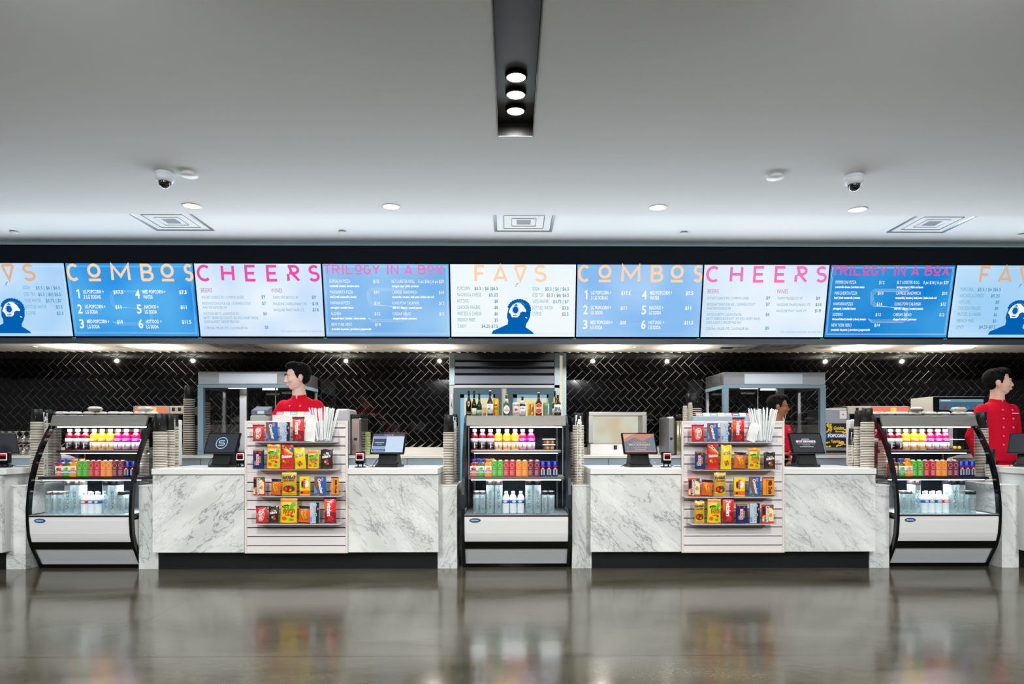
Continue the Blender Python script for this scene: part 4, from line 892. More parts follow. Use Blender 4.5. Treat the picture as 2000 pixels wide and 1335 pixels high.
def carton(c_, name):
    t = thing('juice_carton', 'proto', 'drink carton'); a = .0262; body = mat('carton_'+name, c_, .45)
    MB().box(-a, a, -a, a, 0, .136, bev=.003).build('carton_body', body, t)
    MB().lathe([(.014, .136), (.014, .143), (.0001, .144)], 16).build('cap', CAPW, t)
    mb = MB(); mb.stroke([(-.003+.0165*math.cos(2*PI*i/26), .097+.0165*math.sin(2*PI*i/26)) for i in range(26)], .0016, -a-.0006, 0, True)
    mb.text('SUJA' if False else 'ZICO', -.003, .066, .006, -a-.0006, 0, .024, 'C', 1, .02)
    for k in range(7): mb.rect(-.020, .012-(k % 3)*.003, .052-k*.0065, .0535-k*.0065, -a-.0006, 0)
    mb.rect(-.018, .012, .128, .130, -a-.0006, 0); mb.build('printing', mat('carton_ink', (236, 220, 212), .5), t); return t
k_grn, k_red, k_org, k_mar = carton((66, 168, 34), 'green'), carton((196, 40, 58), 'red'), carton((232, 132, 22), 'orange'), carton((112, 22, 52), 'maroon')
t = thing('energy_can', 'proto', 'can'); e_can = t
MB().lathe([(.0001, .004), (.022, .002), (.0245, .0), (.0265, .006), (.0265, .122), (.0235, .130), (.0235, .133), (.0215, .131), (.0001, .131)], 22).build('can_body', mat('can_blue', (24, 52, 150), .25, metal=.5), t)
mb = MB(); sl = mat('can_silver', (190, 196, 206), .3, metal=.6)
for s_ in (-1, 1): mb.poly([(s_*.004, .012), (s_*.019, .012), (s_*.019, .062), (s_*.004, .066)], -.0272, 0)
mb.poly([(-.016, .064), (.016, .070), (.006, .078), (-.012, .074)], -.0276, 1); mb.text('Red Bull', 0, .086, .007, -.0276, 1, .036, 'C', 1, .03); mb.ell(0, .07, .007, .007, -.0278, 2); mb.build('printing', [sl, PR['red'], PR['yellow']], t)
WG_ = clear('voss_glass', (214, 232, 232), base=.06, rough=.08); WTR = mat('water_core', (176, 202, 206), .1, trans=.0, alpha=1)
def watermat():
    m = bpy.data.materials.new('bottled_water'); m.use_nodes = True; nt = m.node_tree; nt.nodes.clear()
    t_ = nt.nodes.new('ShaderNodeBsdfTransparent'); g_ = nt.nodes.new('ShaderNodeBsdfPrincipled'); mx = nt.nodes.new('ShaderNodeMixShader'); o = nt.nodes.new('ShaderNodeOutputMaterial')
    t_.inputs[0].default_value = lin((226, 236, 236))+(1,); g_.inputs['Base Color'].default_value = lin((200, 218, 222))+(1,); g_.inputs['Roughness'].default_value = .08; g_.inputs['Specular IOR Level'].default_value = .9; mx.inputs[0].default_value = .30
    nt.links.new(t_.outputs[0], mx.inputs[1]); nt.links.new(g_.outputs[0], mx.inputs[2]); nt.links.new(mx.outputs[0], o.inputs[0]); return m
WB = watermat()
def voss(h, r, capm, ch):
    t = thing('glass_water_bottle', 'proto', 'water bottle')
    MB().lathe([(.0001, .006), (r*.8, .006), (r*.95, 0), (r, .006), (r, h-ch), (r*.97, h-ch)], 22).build('bottle', WB, t)
    MB().lathe([(r*.99, h-ch+.002), (r*1.0, h-ch+.004), (r*1.0, h-.003), (r*.96, h), (.0001, h)], 22).build('cap', capm, t)
    mb = MB(); mb.text('VOSS', .0, h*.42, r*.62, -r-.0006, 0, h*.55, 'C', 1, 0, PI/2); mb.build('lettering', mat('voss_ink', (92, 108, 112), .4), t); return t
CAPS = mat('cap_silver', (150, 140, 138), .3, metal=.85); CAPD = mat('cap_dark', (28, 28, 34), .3)
v_s, v_l, v_sd, v_ld = voss(.190, .0262, CAPS, .026), voss(.282, .0335, CAPS, .038), voss(.190, .0275, CAPD, .03), voss(.282, .0335, CAPD, .038)
def pet(lb, nm):
    t = thing('plastic_water_bottle', 'proto', 'water bottle'); pr = [(.0001, .004), (.028, .0), (.031, .006)]
    for k in range(6): pr += [(.031, .012+k*.013), (.0295, .018+k*.013)]
    pr += [(.031, .095), (.031, .118), (.030, .128), (.024, .146), (.014, .164), (.0125, .170)]
    MB().lathe(pr, 20).build('bottle', WB2, t)
    MB().lathe([(.0145, .168), (.0145, .184), (.013, .186), (.0001, .186)], 16).build('cap', CAPW, t)
    mb = MB(); mb.lathe([(.0318, .090), (.0318, .116)], 20, 0); mb.ell(0, .103, .018, .010, -.0324, 1); mb.text(nm, 0, .1, .006, -.033, 0, .024, 'C', 1, .03); mb.build('label', [lb, WPL], t); return t
WB2 = mat('pet_bright', (228, 240, 244), .12, spec=.8, coat=.5)
p_blu, p_red = pet(mw('petblue', (20, 92, 176)), 'Aquafina' if False else 'Dasani' if False else 'Ice'), pet(mw('petred', (206, 30, 44)), 'Ice')
def place(proto, loc, lab, grp, rz=0, _used=set()):
    if proto.name not in _used:
        _used.add(proto.name); proto.location = loc; proto.rotation_euler = (0, 0, rz); proto['label'] = lab; proto['group'] = grp; return proto
    return dup(proto, loc, lab, grp, rz)
ordn = ['first', 'second', 'third', 'fourth', 'fifth', 'sixth']
def row(cool, items, Y, z, shelf, back=None, rzr=.25):
    """items: (proto, px, colour words). Each label counts within its colour from the left"""
    cnt = {}; tot = {}
    for p, px, wds in items: tot[wds] = tot.get(wds, 0)+1
    for p, px, wds in items:
        k = cnt[wds] = cnt.get(wds, 0)+1
        pos = '' if tot[wds] == 1 else '%s ' % ordn[k-1]
        place(p, (X_(px, Y), Y, z), clip('%s%s from left, %s, %s cooler' % (pos, wds, shelf, cool)) if pos else clip('%s on the %s of %s cooler' % (wds, shelf, cool)), 'drinks on the %s of the %s cooler' % (shelf, cool), random.uniform(-rzr, rzr))
        if back:
            place(p, (X_(px, Y)+random.uniform(-.004, .004), Y+back, z), clip('%s%s %sin back row, %s, %s cooler' % (pos, wds, 'from left ' if pos else '', shelf, cool)), 'back row drinks of the %s cooler' % cool, random.uniform(-rzr, rzr))
R_, Y_, M_ = 'dark red vitamin drink', 'yellow vitamin drink', 'magenta vitamin drink'
def vrow(cool, red, yel, mag):
    row(cool, [(v_red, p, R_) for p in red]+[(v_yel, p, Y_) for p in yel]+[(v_mag, p, M_) for p in mag], 6.155, 1.0118, 'top shelf', .085)
vrow('left', [136.5, 152.5, 168], [184.5, 200, 216], [231, 247, 266])
vrow('centre', [926.5, 942.5, 958], [973.5, 990, 1006], [1021, 1037])
vrow('right', [1714, 1738.5, 1754], [1769, 1785, 1800.5], [1816, 1831.5, 1845.5])
def mrow(cool, nk, g, r, o_, m_, rb):
    its = [(q, p, w_) for (q, w_), p in zip(nk[0], nk[1])]
    its += [(k_grn, p, 'green drink carton') for p in g]+[(k_red, p, 'red drink carton') for p in r]+[(k_org, p, 'orange drink carton') for p in o_]+[(k_mar, p, 'maroon drink carton') for p in m_]+[(e_can, p, 'blue and silver energy can') for p in rb]
    row(cool, its, 5.955, .7848, 'middle shelf', None, .05)
    for q, (pr, w_) in enumerate(nk[0]):
        place(pr, (X_(nk[1][q], 6.0)+.035, 6.045, .7848), clip('%s behind the front row, middle shelf of %s cooler' % (w_, cool)), 'back row juices of the %s cooler' % cool, 0)
NK = [(n_red, 'red juice bottle with blue cap'), (n_grn, 'green juice bottle with blue cap'), (n_org, 'orange juice bottle with orange cap')]
mrow('left', (NK, [119.5, 133, 146.5]), [159.5, 171], [182, 193.5], [205.5, 216.5], [228, 239.5], [250, 262])
mrow('centre', (NK, [925.5, 939, 953.5]), [966, 977.5], [989, 1001], [1013, 1025], [1037, 1049], [1060, 1072, 1084])
mrow('right', (NK, [1742, 1758, 1771]), [1783, 1795], [1807, 1819.5], [1830, 1841], [1853, 1864], [1876, 1886.5, 1897.5])
DB = 'deck'
row('centre', [(v_s, 930, 'short silver-capped glass bottle'), (v_s, 942.5, 'short silver-capped glass bottle'), (v_l, 957, 'tall silver-capped glass bottle'), (v_l, 973.5, 'tall silver-capped glass bottle'), (p_blu, 988, 'blue-labelled plastic water bottle'), (p_blu, 1002.5, 'blue-labelled plastic water bottle'), (p_blu, 1017, 'blue-labelled plastic water bottle'),
              (v_ld, 1033.5, 'tall black-capped glass bottle'), (v_ld, 1049, 'tall black-capped glass bottle'), (v_sd, 1064, 'short black-capped glass bottle'), (v_sd, 1077, 'short black-capped glass bottle')], 5.90, .4685, 'bottom deck', .075)
row('left', [(v_s, 95, 'short silver-capped glass bottle'), (v_s, 107.5, 'short silver-capped glass bottle'), (v_s, 120, 'short silver-capped glass bottle'), (v_l, 135, 'tall silver-capped glass bottle'), (v_l, 151, 'tall silver-capped glass bottle'), (p_red, 166, 'red-labelled plastic water bottle'), (p_blu, 179.5, 'blue-labelled plastic water bottle'), (p_blu, 193, 'blue-labelled plastic water bottle'),
            (v_ld, 208.5, 'tall black-capped glass bottle'), (v_ld, 224, 'tall black-capped glass bottle'), (v_sd, 237.5, 'short black-capped glass bottle')], 5.90, .4685, 'bottom deck', .075)
row('right', [(v_s, 1763, 'short silver-capped glass bottle'), (v_s, 1775.5, 'short silver-capped glass bottle'), (v_l, 1790, 'tall silver-capped glass bottle'), (p_blu, 1805, 'blue-labelled plastic water bottle'), (p_blu, 1818.5, 'blue-labelled plastic water bottle'), (p_blu, 1832, 'blue-labelled plastic water bottle'), (p_red, 1846, 'red-labelled plastic water bottle'),
              (v_ld, 1861, 'tall black-capped glass bottle'), (v_ld, 1876.5, 'tall black-capped glass bottle'), (v_sd, 1889, 'short black-capped glass bottle'), (v_sd, 1899.5, 'short black-capped glass bottle')], 5.90, .4685, 'bottom deck', .075)
# snack tubs on the top shelves
def tub(x, y, z, lab, w_=.115, h=.042):
    t = thing('snack_tub', lab, 'food container', (x, y, z)); a = w_/2
    MB().box(-a*.9, a*.9, -.04, .04, 0, h, bev=.004).build('tub_body', ACR, t)
    MB().box(-a, a, -.045, .045, h, h+.007, bev=.003).build('lid', mat('lid_milky', (226, 230, 232), .35), t)
    mb = MB(); rr = random.Random(lab)
    for k in range(4): mb.ball((-a*.55+k*a*.36, -.005+rr.uniform(-.010, .010), .019), (.019, .019, .017), 12, (k+len(lab)) % 2)
    mb.build('fruit', [mat('fruit_brown', (160, 84, 60), .5), mat('fruit_orange', (240, 180, 90), .5)], t)
x = X_(1072, 6.15); tub(x, 6.16, 1.0118, 'lower clear snack tub of fruit on top shelf of centre cooler'); tub(x, 6.16, 1.0625, 'upper clear snack tub of fruit stacked on another, centre cooler top shelf')
tub(X_(1866, 6.16), 6.17, 1.0118, 'clear snack tub on top shelf of the right cooler', .13, .09)
# ---------------------------------------------------------------- bottles and cans standing on the centre cooler
YB = 6.17; ZB = 1.3185
def beer(px, pyt, wpx, glass, capc, lab, art_fn=None, long=False, capname='cap', name='beer_bottle', cat='bottle', Y=YB, neck=None):
    h = Z_(pyt, Y)-ZB-.0; r = wpx/2*Y/F; t = thing(name, lab, cat, (X_(px, Y), Y, ZB), group='bottles and cans on the centre cooler')
    bh = .5*h if not long else .42*h
    MB().lathe([(.0001, .004), (r*.9, .0), (r, .006), (r, bh), (r*.97, bh+.012), (r*.55, bh+.16*h), (r*.38, bh+.26*h), (r*.36, h*.93), (r*.44, h*.935), (r*.44, h*.955), (r*.36, h*.96)], 22).build('bottle', glass, t)
    MB().lathe([(r*.46, h*.955), (r*.46, h*.985), (r*.36, h), (.0001, h)], 16).build(capname, capc, t)
    if neck: MB().lathe([(r*.60, bh+.155*h), (r*.42, bh+.25*h), (r*.41, h*.80)], 18).build('neck_foil', neck, t)
    if art_fn:
        mb = MB(); ms = art_fn(mb, r, h, bh); mb.build('label', ms, t)
    return t
GB, GG, GK, GO = lq('amberglass', (48, 22, 10), .08), lq('greenglass', (52, 92, 22), .08), lq('blackglass', (8, 10, 12), .08), lq('oliveglass', (26, 44, 16), .08)
GOLD = mat('gold_foil', (206, 168, 96), .35, metal=.6); CREAM = mw('cream', (238, 226, 186)); TEAL = mw('teal', (142, 192, 172)); LW = mw('white', (236, 236, 236)); INK = mw('inkb', (24, 24, 30)); LR = mw('labelred', (200, 62, 44)); LB = mw('labelblue', (150, 176, 214))
def wrap(mb, r, z0, z1, mi=0): mb.lathe([(r+.0006, z0), (r+.0006, z1)], 22, mi)
def a1(mb, r, h, b): wrap(mb, r, .01, b*.35, 1); mb.poly([(-.010, b*1.12), (.010, b*1.12), (.009, b*.85), (0, b*.68), (-.009, b*.85)], -r-.0012, 0); mb.ell(0, b*.93, .005, .011, -r-.0016, 1); mb.text('STOUT' if False else 'GUINNESS', 0, .02, .006, -r-.0014, 0, r*1.5, 'C', 1, .02); return [GOLD, mw('smoke', (34, 38, 42))]
def a2(mb, r, h, b): wrap(mb, r, .012, b*.72); mb.text('JP', .004, .035, .012, -r-.0012, 1, .014, 'C', 1, .0); return [CREAM, mw('brownink', (150, 110, 70))]
def a3(mb, r, h, b): wrap(mb, r, .012, b*.62); mb.ell(r*.4, b*.5, .003, .003, -r-.0012, 1); mb.rect(-r*.6, r*.5, b*.28, b*.32, -r-.0012, 1); return [TEAL, INK]
def a4(mb, r, h, b): wrap(mb, r, .02, b*.95); mb.rect(-r*.2, r*.15, .02, b*.95, -r-.0012, 1); mb.rect(-r*.85, r*.1, b*.82, b*.93, -r-.0014, 2); mb.text('IPA', -r*.3, b*.5, .012, -r-.0016, 3, r*.8, 'C', 1, .04); mb.ell(-r*.3, b*.3, .006, .008, -r-.0016, 1); return [LW, LB, LW, mw('navyink', (26, 34, 100))]
def a5(mb, r, h, b): mb.ell(0, b*.58, r*.88, b*.40, -r-.0012, 0, 24); mb.rect(-r*.7, r*.7, b*.48, b*.54, -r-.0016, 1); mb.ell(0, b*.72, .004, .005, -r-.0016, 2); mb.rect(-r*.5, r*.5, b*.36, b*.40, -r-.0016, 1); mb.text("Beck's", 0, b*.56, .006, -r-.0018, 2, r*1.1, 'C', 1, .02); return [LW, LR, INK]
def a6(mb, r, h, b): wrap(mb, r, .008, b*.98); mb.text('Lite', 0, b*.74, .012, -r-.0012, 1, r*1.2, 'C', 1, .03); mb.ell(0, b*.4, .009, .011, -r-.0012, 2, 16); mb.ell(0, b*.4, .005, .006, -r-.0014, 0, 12); return [LW, mw('navyink', (26, 34, 100)), LR]
def a7(mb, r, h, b):
    w_ = r*.92; mb.poly([(-w_, b*.3), (0, b*.16), (w_, b*.3), (w_, b*.95), (0, b*1.1), (-w_, b*.95)], -r-.001, 0); mb.poly([(-w_*.9, b*.33), (0, b*.2), (w_*.9, b*.33), (w_*.9, b*.93), (0, b*1.06), (-w_*.9, b*.93)], -r-.0013, 1); mb.rect(-w_, w_, b*.6, b*.74, -r-.0016, 0); mb.text('ALE', 0, b*.635, .007, -r-.0018, 1, r*.8, 'C', 1, .04); return [mw('cream2', (236, 200, 186)), LR]
def a8(mb, r, h, b): wrap(mb, r, .03, b*1.03); mb.text('IPA', 0, b*.45, b*.36, -r-.0012, 1, r*1.55, 'C', 1, .02); return [LW, INK]
def a9(mb, r, h, b): wrap(mb, r, .01, b*.6, 0); mb.ell(-r*.3, b*1.25, .008, .03, -r-.001, 1); return [CREAM, mw('yell', (240, 220, 30))]
beer(915.5, 762, 10.5, GK, BLK, 'black stout bottle with gold harp label, leftmost on top of the centre cooler', a1, neck=None)
beer(926, 762.5, 9.5, GK, BLK, 'dark wine bottle with cream label, second from left on centre cooler', a2, True, 'foil_cap', 'wine_bottle')
beer(936, 767.5, 10.5, GO, BLK, 'small olive wine bottle with teal label on top of the centre cooler', a3, True, 'foil_cap', 'wine_bottle')
t = thing('plastic_cup', 'clear plastic cup with pink tint standing between wine and beer on centre cooler', 'cup', (X_(946, 6.22), 6.22, ZB))
MB().lathe([(.0001, .002), (.017, 0), (.022, .075), (.023, .077)], 18).build('cup_body', clear('cup_clear', (250, 226, 200), base=.1), t); MB().lathe([(.0168, .003), (.0185, .03), (.0001, .031)], 18).build('drink', mat('pink_drink', (240, 150, 120), .3), t)
beer(957.3, 762, 11.5, GB, CHROME, 'amber beer bottle with silver cap and blue-white label on centre cooler', a4)
def can(px, pyt, wpx, lab, base, fn, Y=YB):
    h = Z_(pyt, Y)-ZB; r = wpx/2*Y/F; t = thing('beer_can', lab, 'can', (X_(px, Y), Y, ZB), group='bottles and cans on the centre cooler')
    MB().lathe([(.0001, .004), (r*.8, .001), (r*.86, 0), (r, .008), (r, h*.90), (r*.86, h*.97), (r*.86, h), (r*.80, h*.985), (.0001, h*.985)], 24).build('can_body', base, t)
    mb = MB(); ms = fn(mb, r, h); mb.build('printing', ms, t)
def c1(mb, r, h): mb.text('ALE', 0, h*.38, h*.12, -r-.001, 0, r*1.2, 'C', 1, .03); mb.rect(-r*.6, r*.5, h*.58, h*.66, -r-.001, 0); mb.ell(r*.1, h*.76, r*.4, h*.08, -r-.001, 1); mb.rect(-r*.5, -r*.2, h*.06, h*.2, -r-.001, 2); return [mw('brownink2', (120, 60, 20)), mw('yell', (240, 220, 30)), LR]
def c2(mb, r, h):
    mb.text('LAGER', 0, h*.72, h*.13, -r-.001, 0, r*1.6, 'C', 1, .02); mb.text('LIGHT', 0, h*.1, h*.13, -r-.001, 0, r*1.5, 'C', 1, .02)
    mb.poly([((r*.62 if i % 2 == 0 else r*.26)*math.sin(i*PI/5), h*.46+(r*.62 if i % 2 == 0 else r*.26)*math.cos(i*PI/5)) for i in range(10)], -r-.001, 1); return [mw('lagerink', (90, 84, 70)), mw('starred', (206, 36, 40))]
def c3(mb, r, h): mb.rect(-r*.5, 0, .01, h*.88, -r-.001, 0); mb.poly([(0, h*.2), (r*.8, h*.5), (r*.8, h*.8), (r*.2, h*.6)], -r-.0013, 1); mb.rect(r*.1, r*.5, h*.1, h*.3, -r-.001, 2); return [LR, mw('olivey', (110, 110, 20)), mw('yell', (240, 220, 30))]
def c4(mb, r, h): mb.rect(-r*.7, r*.3, h*.25, h*.75, -r-.001, 0); mb.poly([(-r*.5, h*.3), (r*.2, h*.35), (0, h*.7), (-r*.5, h*.6)], -r-.0014, 1); mb.rect(-r*.3, r*.2, h*.05, h*.2, -r-.001, 2); mb.rect(r*.55, r*.75, .01, h*.9, -r*.9, 3); return [mw('dgry', (90, 100, 90)), mw('blugr', (60, 130, 150)), LR, LW]
can(968.5, 778, 11, 'tall yellow ale can behind the amber bottle on the centre cooler', mat('can_yellow', (244, 178, 8), .3), c1, 6.24)
beer(989.5, 770, 13.5, GG, mat('cap_green', (150, 176, 70), .4), 'green beer bottle with white oval label on the centre cooler', a5, neck=mw('neckwhite', (226, 226, 222)))
can(1008, 785.5, 14.5, 'white lager can with a red star on the centre cooler', mat('can_white', (226, 222, 210), .3), c2)
beer(1020.3, 774, 12.5, GB, BLK, 'lite beer bottle with white neck and label beside the red star can', a6, neck=LW)
can(1037, 786, 13, 'yellow and orange striped beer can on the centre cooler', mat('can_ochre', (222, 186, 20), .3), c3, 6.22)
beer(1052, 766, 12.5, GB, CHROME, 'brown beer bottle with red shield label on the centre cooler', a7)
can(1067, 786, 12.5, 'pale green beer can right of the red shield bottle', mat('can_green', (110, 168, 96), .3), c4)
beer(1083.5, 763, 9, GK, BLK, 'dark bottle with yellow mark behind the rightmost bottle on centre cooler', a9, Y=6.25)
beer(1089.2, 769, 14, GB, mat('cap_cream', (196, 190, 150), .4), 'brown bottle with large white IPA label, rightmost on the centre cooler', a8)

# ---------------------------------------------------------------- cup stacks
RIM = mat('cup_rim', (214, 206, 190), .5); CUPB = mat('cup_black', (20, 20, 23), .4); CUPW = mat('cup_paper', (228, 226, 220), .5)
def cup_mesh(rim, hb, body, kind):
    r0 = rim*.93; r1 = rim*.76; mb = MB()
    mb.lathe([(r0, .005), (r1, hb-.004), (r1*.97, hb), (r1*.9, hb), (r1*.9, hb-.004), (.0001, hb-.006)], 20, 0)
    mb.lathe([(r0, .009), (rim, .007), (rim*1.01, .0035), (rim, .0003), (r0*.97, 0)], 20, 1)
    if kind:  # white blots like the printed black and white picture
        for a, z, s_ in ((-.5, .75, .3), (.4, .7, .22), (.1, .45, .34), (.5, .3, .2), (-.3, .25, .18)):
            x = a*r1; mb.ell(x, z*hb, s_*r1, s_*r1*.9, -math.sqrt(max(0, (r0*(1-z)+r1*z)**2-x*x))-.0022, 2, 9)
    else:
        mb.ell(r1*.25, hb*.45, r1*.16, r1*.16, -r1*1.06, 2, 12); mb.ell(r1*.25, hb*.45, r1*.10, r1*.10, -r1*1.065, 0, 12)
    return mb
_cup = {}; NC = [0]; stuff = MB(); LIMIT = 300
def stack(px, dpx, pyb, pystripe, pytop, Y, z0, lab, body='k', kind=0, pitch=.0142, one=False):
    rim = dpx/2*Y/F; x = X_(px, Y); zs = Z_(pystripe, Y); hb = max(.03, Z_(pytop, Y)-zs); key = (round(rim, 3), round(hb, 3), body, kind)
    if key not in _cup:
        me = cup_mesh(rim, hb, body, kind); o = me.build('paper_cup', [CUPB if body == 'k' else CUPW if body == 'w' else mat('tub_silver', (120, 116, 108), .3, metal=.5), RIM if body != 'w' else CUPW, WPL]); _cup[key] = [o, False, me]
    o, used, me = _cup[key]; n = max(1, int(round((zs-z0)/pitch)))
    pitch = (zs-z0)/n
    for i in range(n+1):
        jx, jy = random.uniform(-.0008, .0008), random.uniform(-.0008, .0008); loc = (x+jx, Y+jy, z0+.0004+pitch*i)
        if NC[0] >= LIMIT or one:
            stuff.add([(v[0]+loc[0], v[1]+loc[1], v[2]+loc[2]) for v in me.v], me.f, 0, True); q0 = len(stuff.m)-len(me.f)
            for k_, mi in enumerate(me.m): stuff.m[q0+k_] = {0: 0 if body != 'w' else 1, 1: 1, 2: 2}[mi]
            if not _cup[key][1]: _cup[key][1] = None
            continue
        NC[0] += 1
        if not _cup[key][1]: c_ = o; _cup[key][1] = True
        else: c_ = o.copy(); C.objects.link(c_)
        c_.location = loc
        top = i == n
        tag(c_, clip(('top cup of the ' if top else 'nested paper cup in the ')+lab), 'paper cup', 'cups in the '+lab)
ZL = .7165
# nearest stacks first: they are the ones built cup by cup
stack(1694, 25, 912, 826, 797, 5.93, ZT, 'stack at front right end of the right worktop', kind=0)
stack(313, 26, 912, 845, 808, 5.98, ZT, 'widest stack at left end of left worktop')
stack(876.5, 22, 945, 846, 810, 5.98, ZL, 'front stack left of the centre cooler')
stack(1129.5, 22, 945, 832, 806, 5.98, ZL, 'front stack right of the centre cooler', kind=1)
stack(73, 23, 945, 826, 799, 6.02, ZL, 'stack outside the left end of left cooler')
stack(1917, 26, 945, 838, 804, 6.02, ZL, 'tall stack outside the right end of right cooler') if False else stack(1916.5, 24, 945, 838, 804, 6.30, ZL, 'tall stack outside the right end of right cooler')
stack(331.5, 18, 912, 842, 809, 6.10, ZT, 'middle stack at left end of left worktop')
stack(1677, 18, 912, 835, 801, 6.08, ZT, 'middle stack at right end of right worktop')
stack(889, 13, 942, 834, 808, 6.22, ZL, 'narrow back stack left of the centre cooler', kind=1)
stack(1663.5, 14, 912, 871, 836, 6.16, ZT, 'short patterned stack on the right worktop', kind=1)
stack(342, 14, 912, 835, 811, 6.24, ZT, 'back stack with white corner post beside it, left worktop', kind=1)
stack(1118.5, 12, 942, 845, 815, 6.26, ZL, 'narrow back stack right of the centre cooler')
stack(94, 18, 942, 828, 800, 6.22, ZL, 'patterned stack seen through left end of left cooler', kind=1)
stack(109, 18, 942, 829, 803, 6.38, ZL, 'rear stack seen through left end of left cooler')
stack(1935, 18, 945, 909, 876, 6.10, ZL, 'short stack right of the right cooler')
stack(282, 16, 942, 860, 832, 6.12, ZL, 'stack behind right glass end of the left cooler')
stack(1724, 18, 945, 862, 834, 6.12, ZL, 'stack behind left glass end of the right cooler')
stack(369.5, 21, 887, 781, 754, 7.95, .921, 'x', pitch=.0205, one=True); stack(387, 17, 887, 833, 810, 8.1, .921, 'x', pitch=.0205, one=True); stack(403, 15, 887, 788, 770, 8.2, .921, 'x', pitch=.0205, one=True)
stack(1353.5, 33, 880, 799, 768, 7.95, .921, 'x', 's', pitch=.022, one=True)
stack(1338, 10, 880, 800, 792, 7.6, .921, 'x', 'w', pitch=.02, one=True); stack(1348, 10, 880, 794, 786, 7.6, .921, 'x', 'w', pitch=.02, one=True)
o = stuff.build('paper_cups', [CUPB, RIM, WPL]); tag(o, 'tall stacks of nested paper cups and popcorn tubs on the back counter', 'paper cups', kind='stuff')
for k, v in _cup.items():
    if v[1] is None or v[1] is False: bpy.data.objects.remove(v[0])

# ---------------------------------------------------------------- registers
def register(px, pyb, Y, rz, lab, screen, w_=.315, h=.205):
    """point of sale terminal on the worktop, screen leaning back"""
    t = thing('cash_register', lab, 'register', (X_(px, Y), Y, ZT+.0005), rz=rz)
    mb = MB(); mb.box(-.105, .105, -.04, .15, 0, .018, bev=.006); mb.prism([(-.02, .016), (.13, .016), (.10, .10), (.06, .15), (.03, .15)], -.085, .085); mb.prism([(-.035, .016), (.05, .016), (.02, .04)], -.10, .10); mb.build('stand', BLK, t)
    a = math.radians(24); M = Matrix.Translation((0, -.03, .118)) @ Matrix.Rotation(-a, 4, 'X')
    mb = MB(M); mb.box(-w_/2, w_/2, 0, .022, 0, h, bev=.006); mb.prism([(.022, .01), (.07, .03), (.075, h*.6), (.04, h-.015), (.022, h-.01)], -w_/2+.03, w_/2-.03); mb.build('monitor', BLKG, t)
    mb = MB(M); e = .014; mb.rect(-w_/2+e, w_/2-e, e, h-e, -.001, 0); mb.M = M
    ms = screen(mb, w_/2-e, e, h-e) if screen else [mat('screen_off', (40, 42, 46), .1)]
    mb.build('display', ms, t)
    mb = MB(); mb.tube([(-.05, .02, .11), (-.09, -.01, .07), (-.12, .0, .03), (-.16, .05, .004)], .003, 6); mb.build('cable', BLK, t)
    return t
def sc_s(mb, w_, z0, z1):
    c_ = (z0+z1)/2; R_ = (z1-z0)*.3; mb.stroke([(R_*math.cos(2*PI*i/40), c_+R_*math.sin(2*PI*i/40)) for i in range(40)], R_*.13, -.0025, 1, True)
    q = R_*.5; mb.stroke([(q, c_+q*.8), (-q*.7, c_+q*.8), (-q, c_+q*.6), (-q, c_+q*.15), (-q*.7, c_), (q*.7, c_), (q, c_-q*.15), (q, c_-q*.6), (q*.7, c_-q*.8), (-q, c_-q*.8)], R_*.16, -.0025, 1)
    return [emat('pos_grey', (62, 66, 74)), emat('pos_ice', (176, 212, 240))]
def sc_ui(mb, w_, z0, z1):
    h = z1-z0; mb.rect(-w_, w_, z1-h*.12, z1, -.002, 1); mb.rect(-w_, w_, z1-h*.14, z1-h*.12, -.0022, 2); mb.rect(-w_*.96, -w_*.12, z0+h*.32, z1-h*.27, -.002, 3); mb.text('spotrewards', -w_*.54, z0+h*.5, h*.06, -.003, 4, w_*.56, 'C', 1, .03); mb.rect(-w_*.7, -w_*.36, z0+h*.42, z0+h*.43, -.003, 4)
    mb.rect(-w_*.96, -w_*.12, z0+h*.03, z0+h*.16, -.002, 3); mb.text('Welcome back guest', -w_*.54, z0+h*.07, h*.05, -.003, 4, w_*.7, 'C'); mb.text('Showing Order 0000', 0, z1-h*.09, h*.05, -.003, 4, w_*.6, 'C')
    mb.rect(-w_*.96, -w_*.12, z1-h*.27, z1-h*.14, -.0018, 5); mb.rect(-w_*.96, -w_*.12, z0+h*.16, z0+h*.32, -.0018, 5)
    for k in range(9): mb.rect(-w_*.05, w_*.95, z0+h*(.1+k*.08), z0+h*(.104+k*.08), -.002, 5)
    return [emat('pos_white', (206, 226, 248)), emat('pos_head', (92, 96, 104)), emat('pos_red', (190, 90, 100)), emat('pos_slate', (76, 88, 102)), emat('pos_text', (230, 236, 244)), emat('pos_lav', (150, 178, 232))]
def sc_film(mb, w_, z0, z1):
    h = z1-z0; mb.poly([(-w_, z0+h*.55), (-w_*.3, z0+h*.8), (w_*.2, z0+h*.62), (w_, z0+h*.9), (w_, z1), (-w_, z1)], -.0015, 1); mb.rect(-w_, w_, z0, z0+h*.08, -.0016, 1)
    mb.poly([(-w_, z0+h*.7), (-w_*.5, z0+h*.92), (-w_*.1, z1), (-w_, z1)], -.0017, 3)
    mb.text('MOCKINGJAY', 0, z0+h*.36, h*.1, -.003, 2, w_*1.4, 'C', 1, .02); mb.text('THE HUNGER GAMES', 0, z0+h*.52, h*.04, -.003, 2, w_*.9, 'C', 1, .01); mb.text('IN THEATERS NOVEMBER', 0, z0+h*.22, h*.04, -.003, 2, w_*.9, 'C', 1, .01); mb.text('BUY TICKETS NOW', 0, z0+h*.12, h*.04, -.003, 4, w_*.7, 'C', 1, .02)
    return [emat('film_grey', (128, 138, 148)), emat('film_rose', (206, 142, 130)), emat('film_cream', (236, 196, 176)), emat('film_peach', (224, 178, 156)), emat('pos_text', (230, 236, 244))]
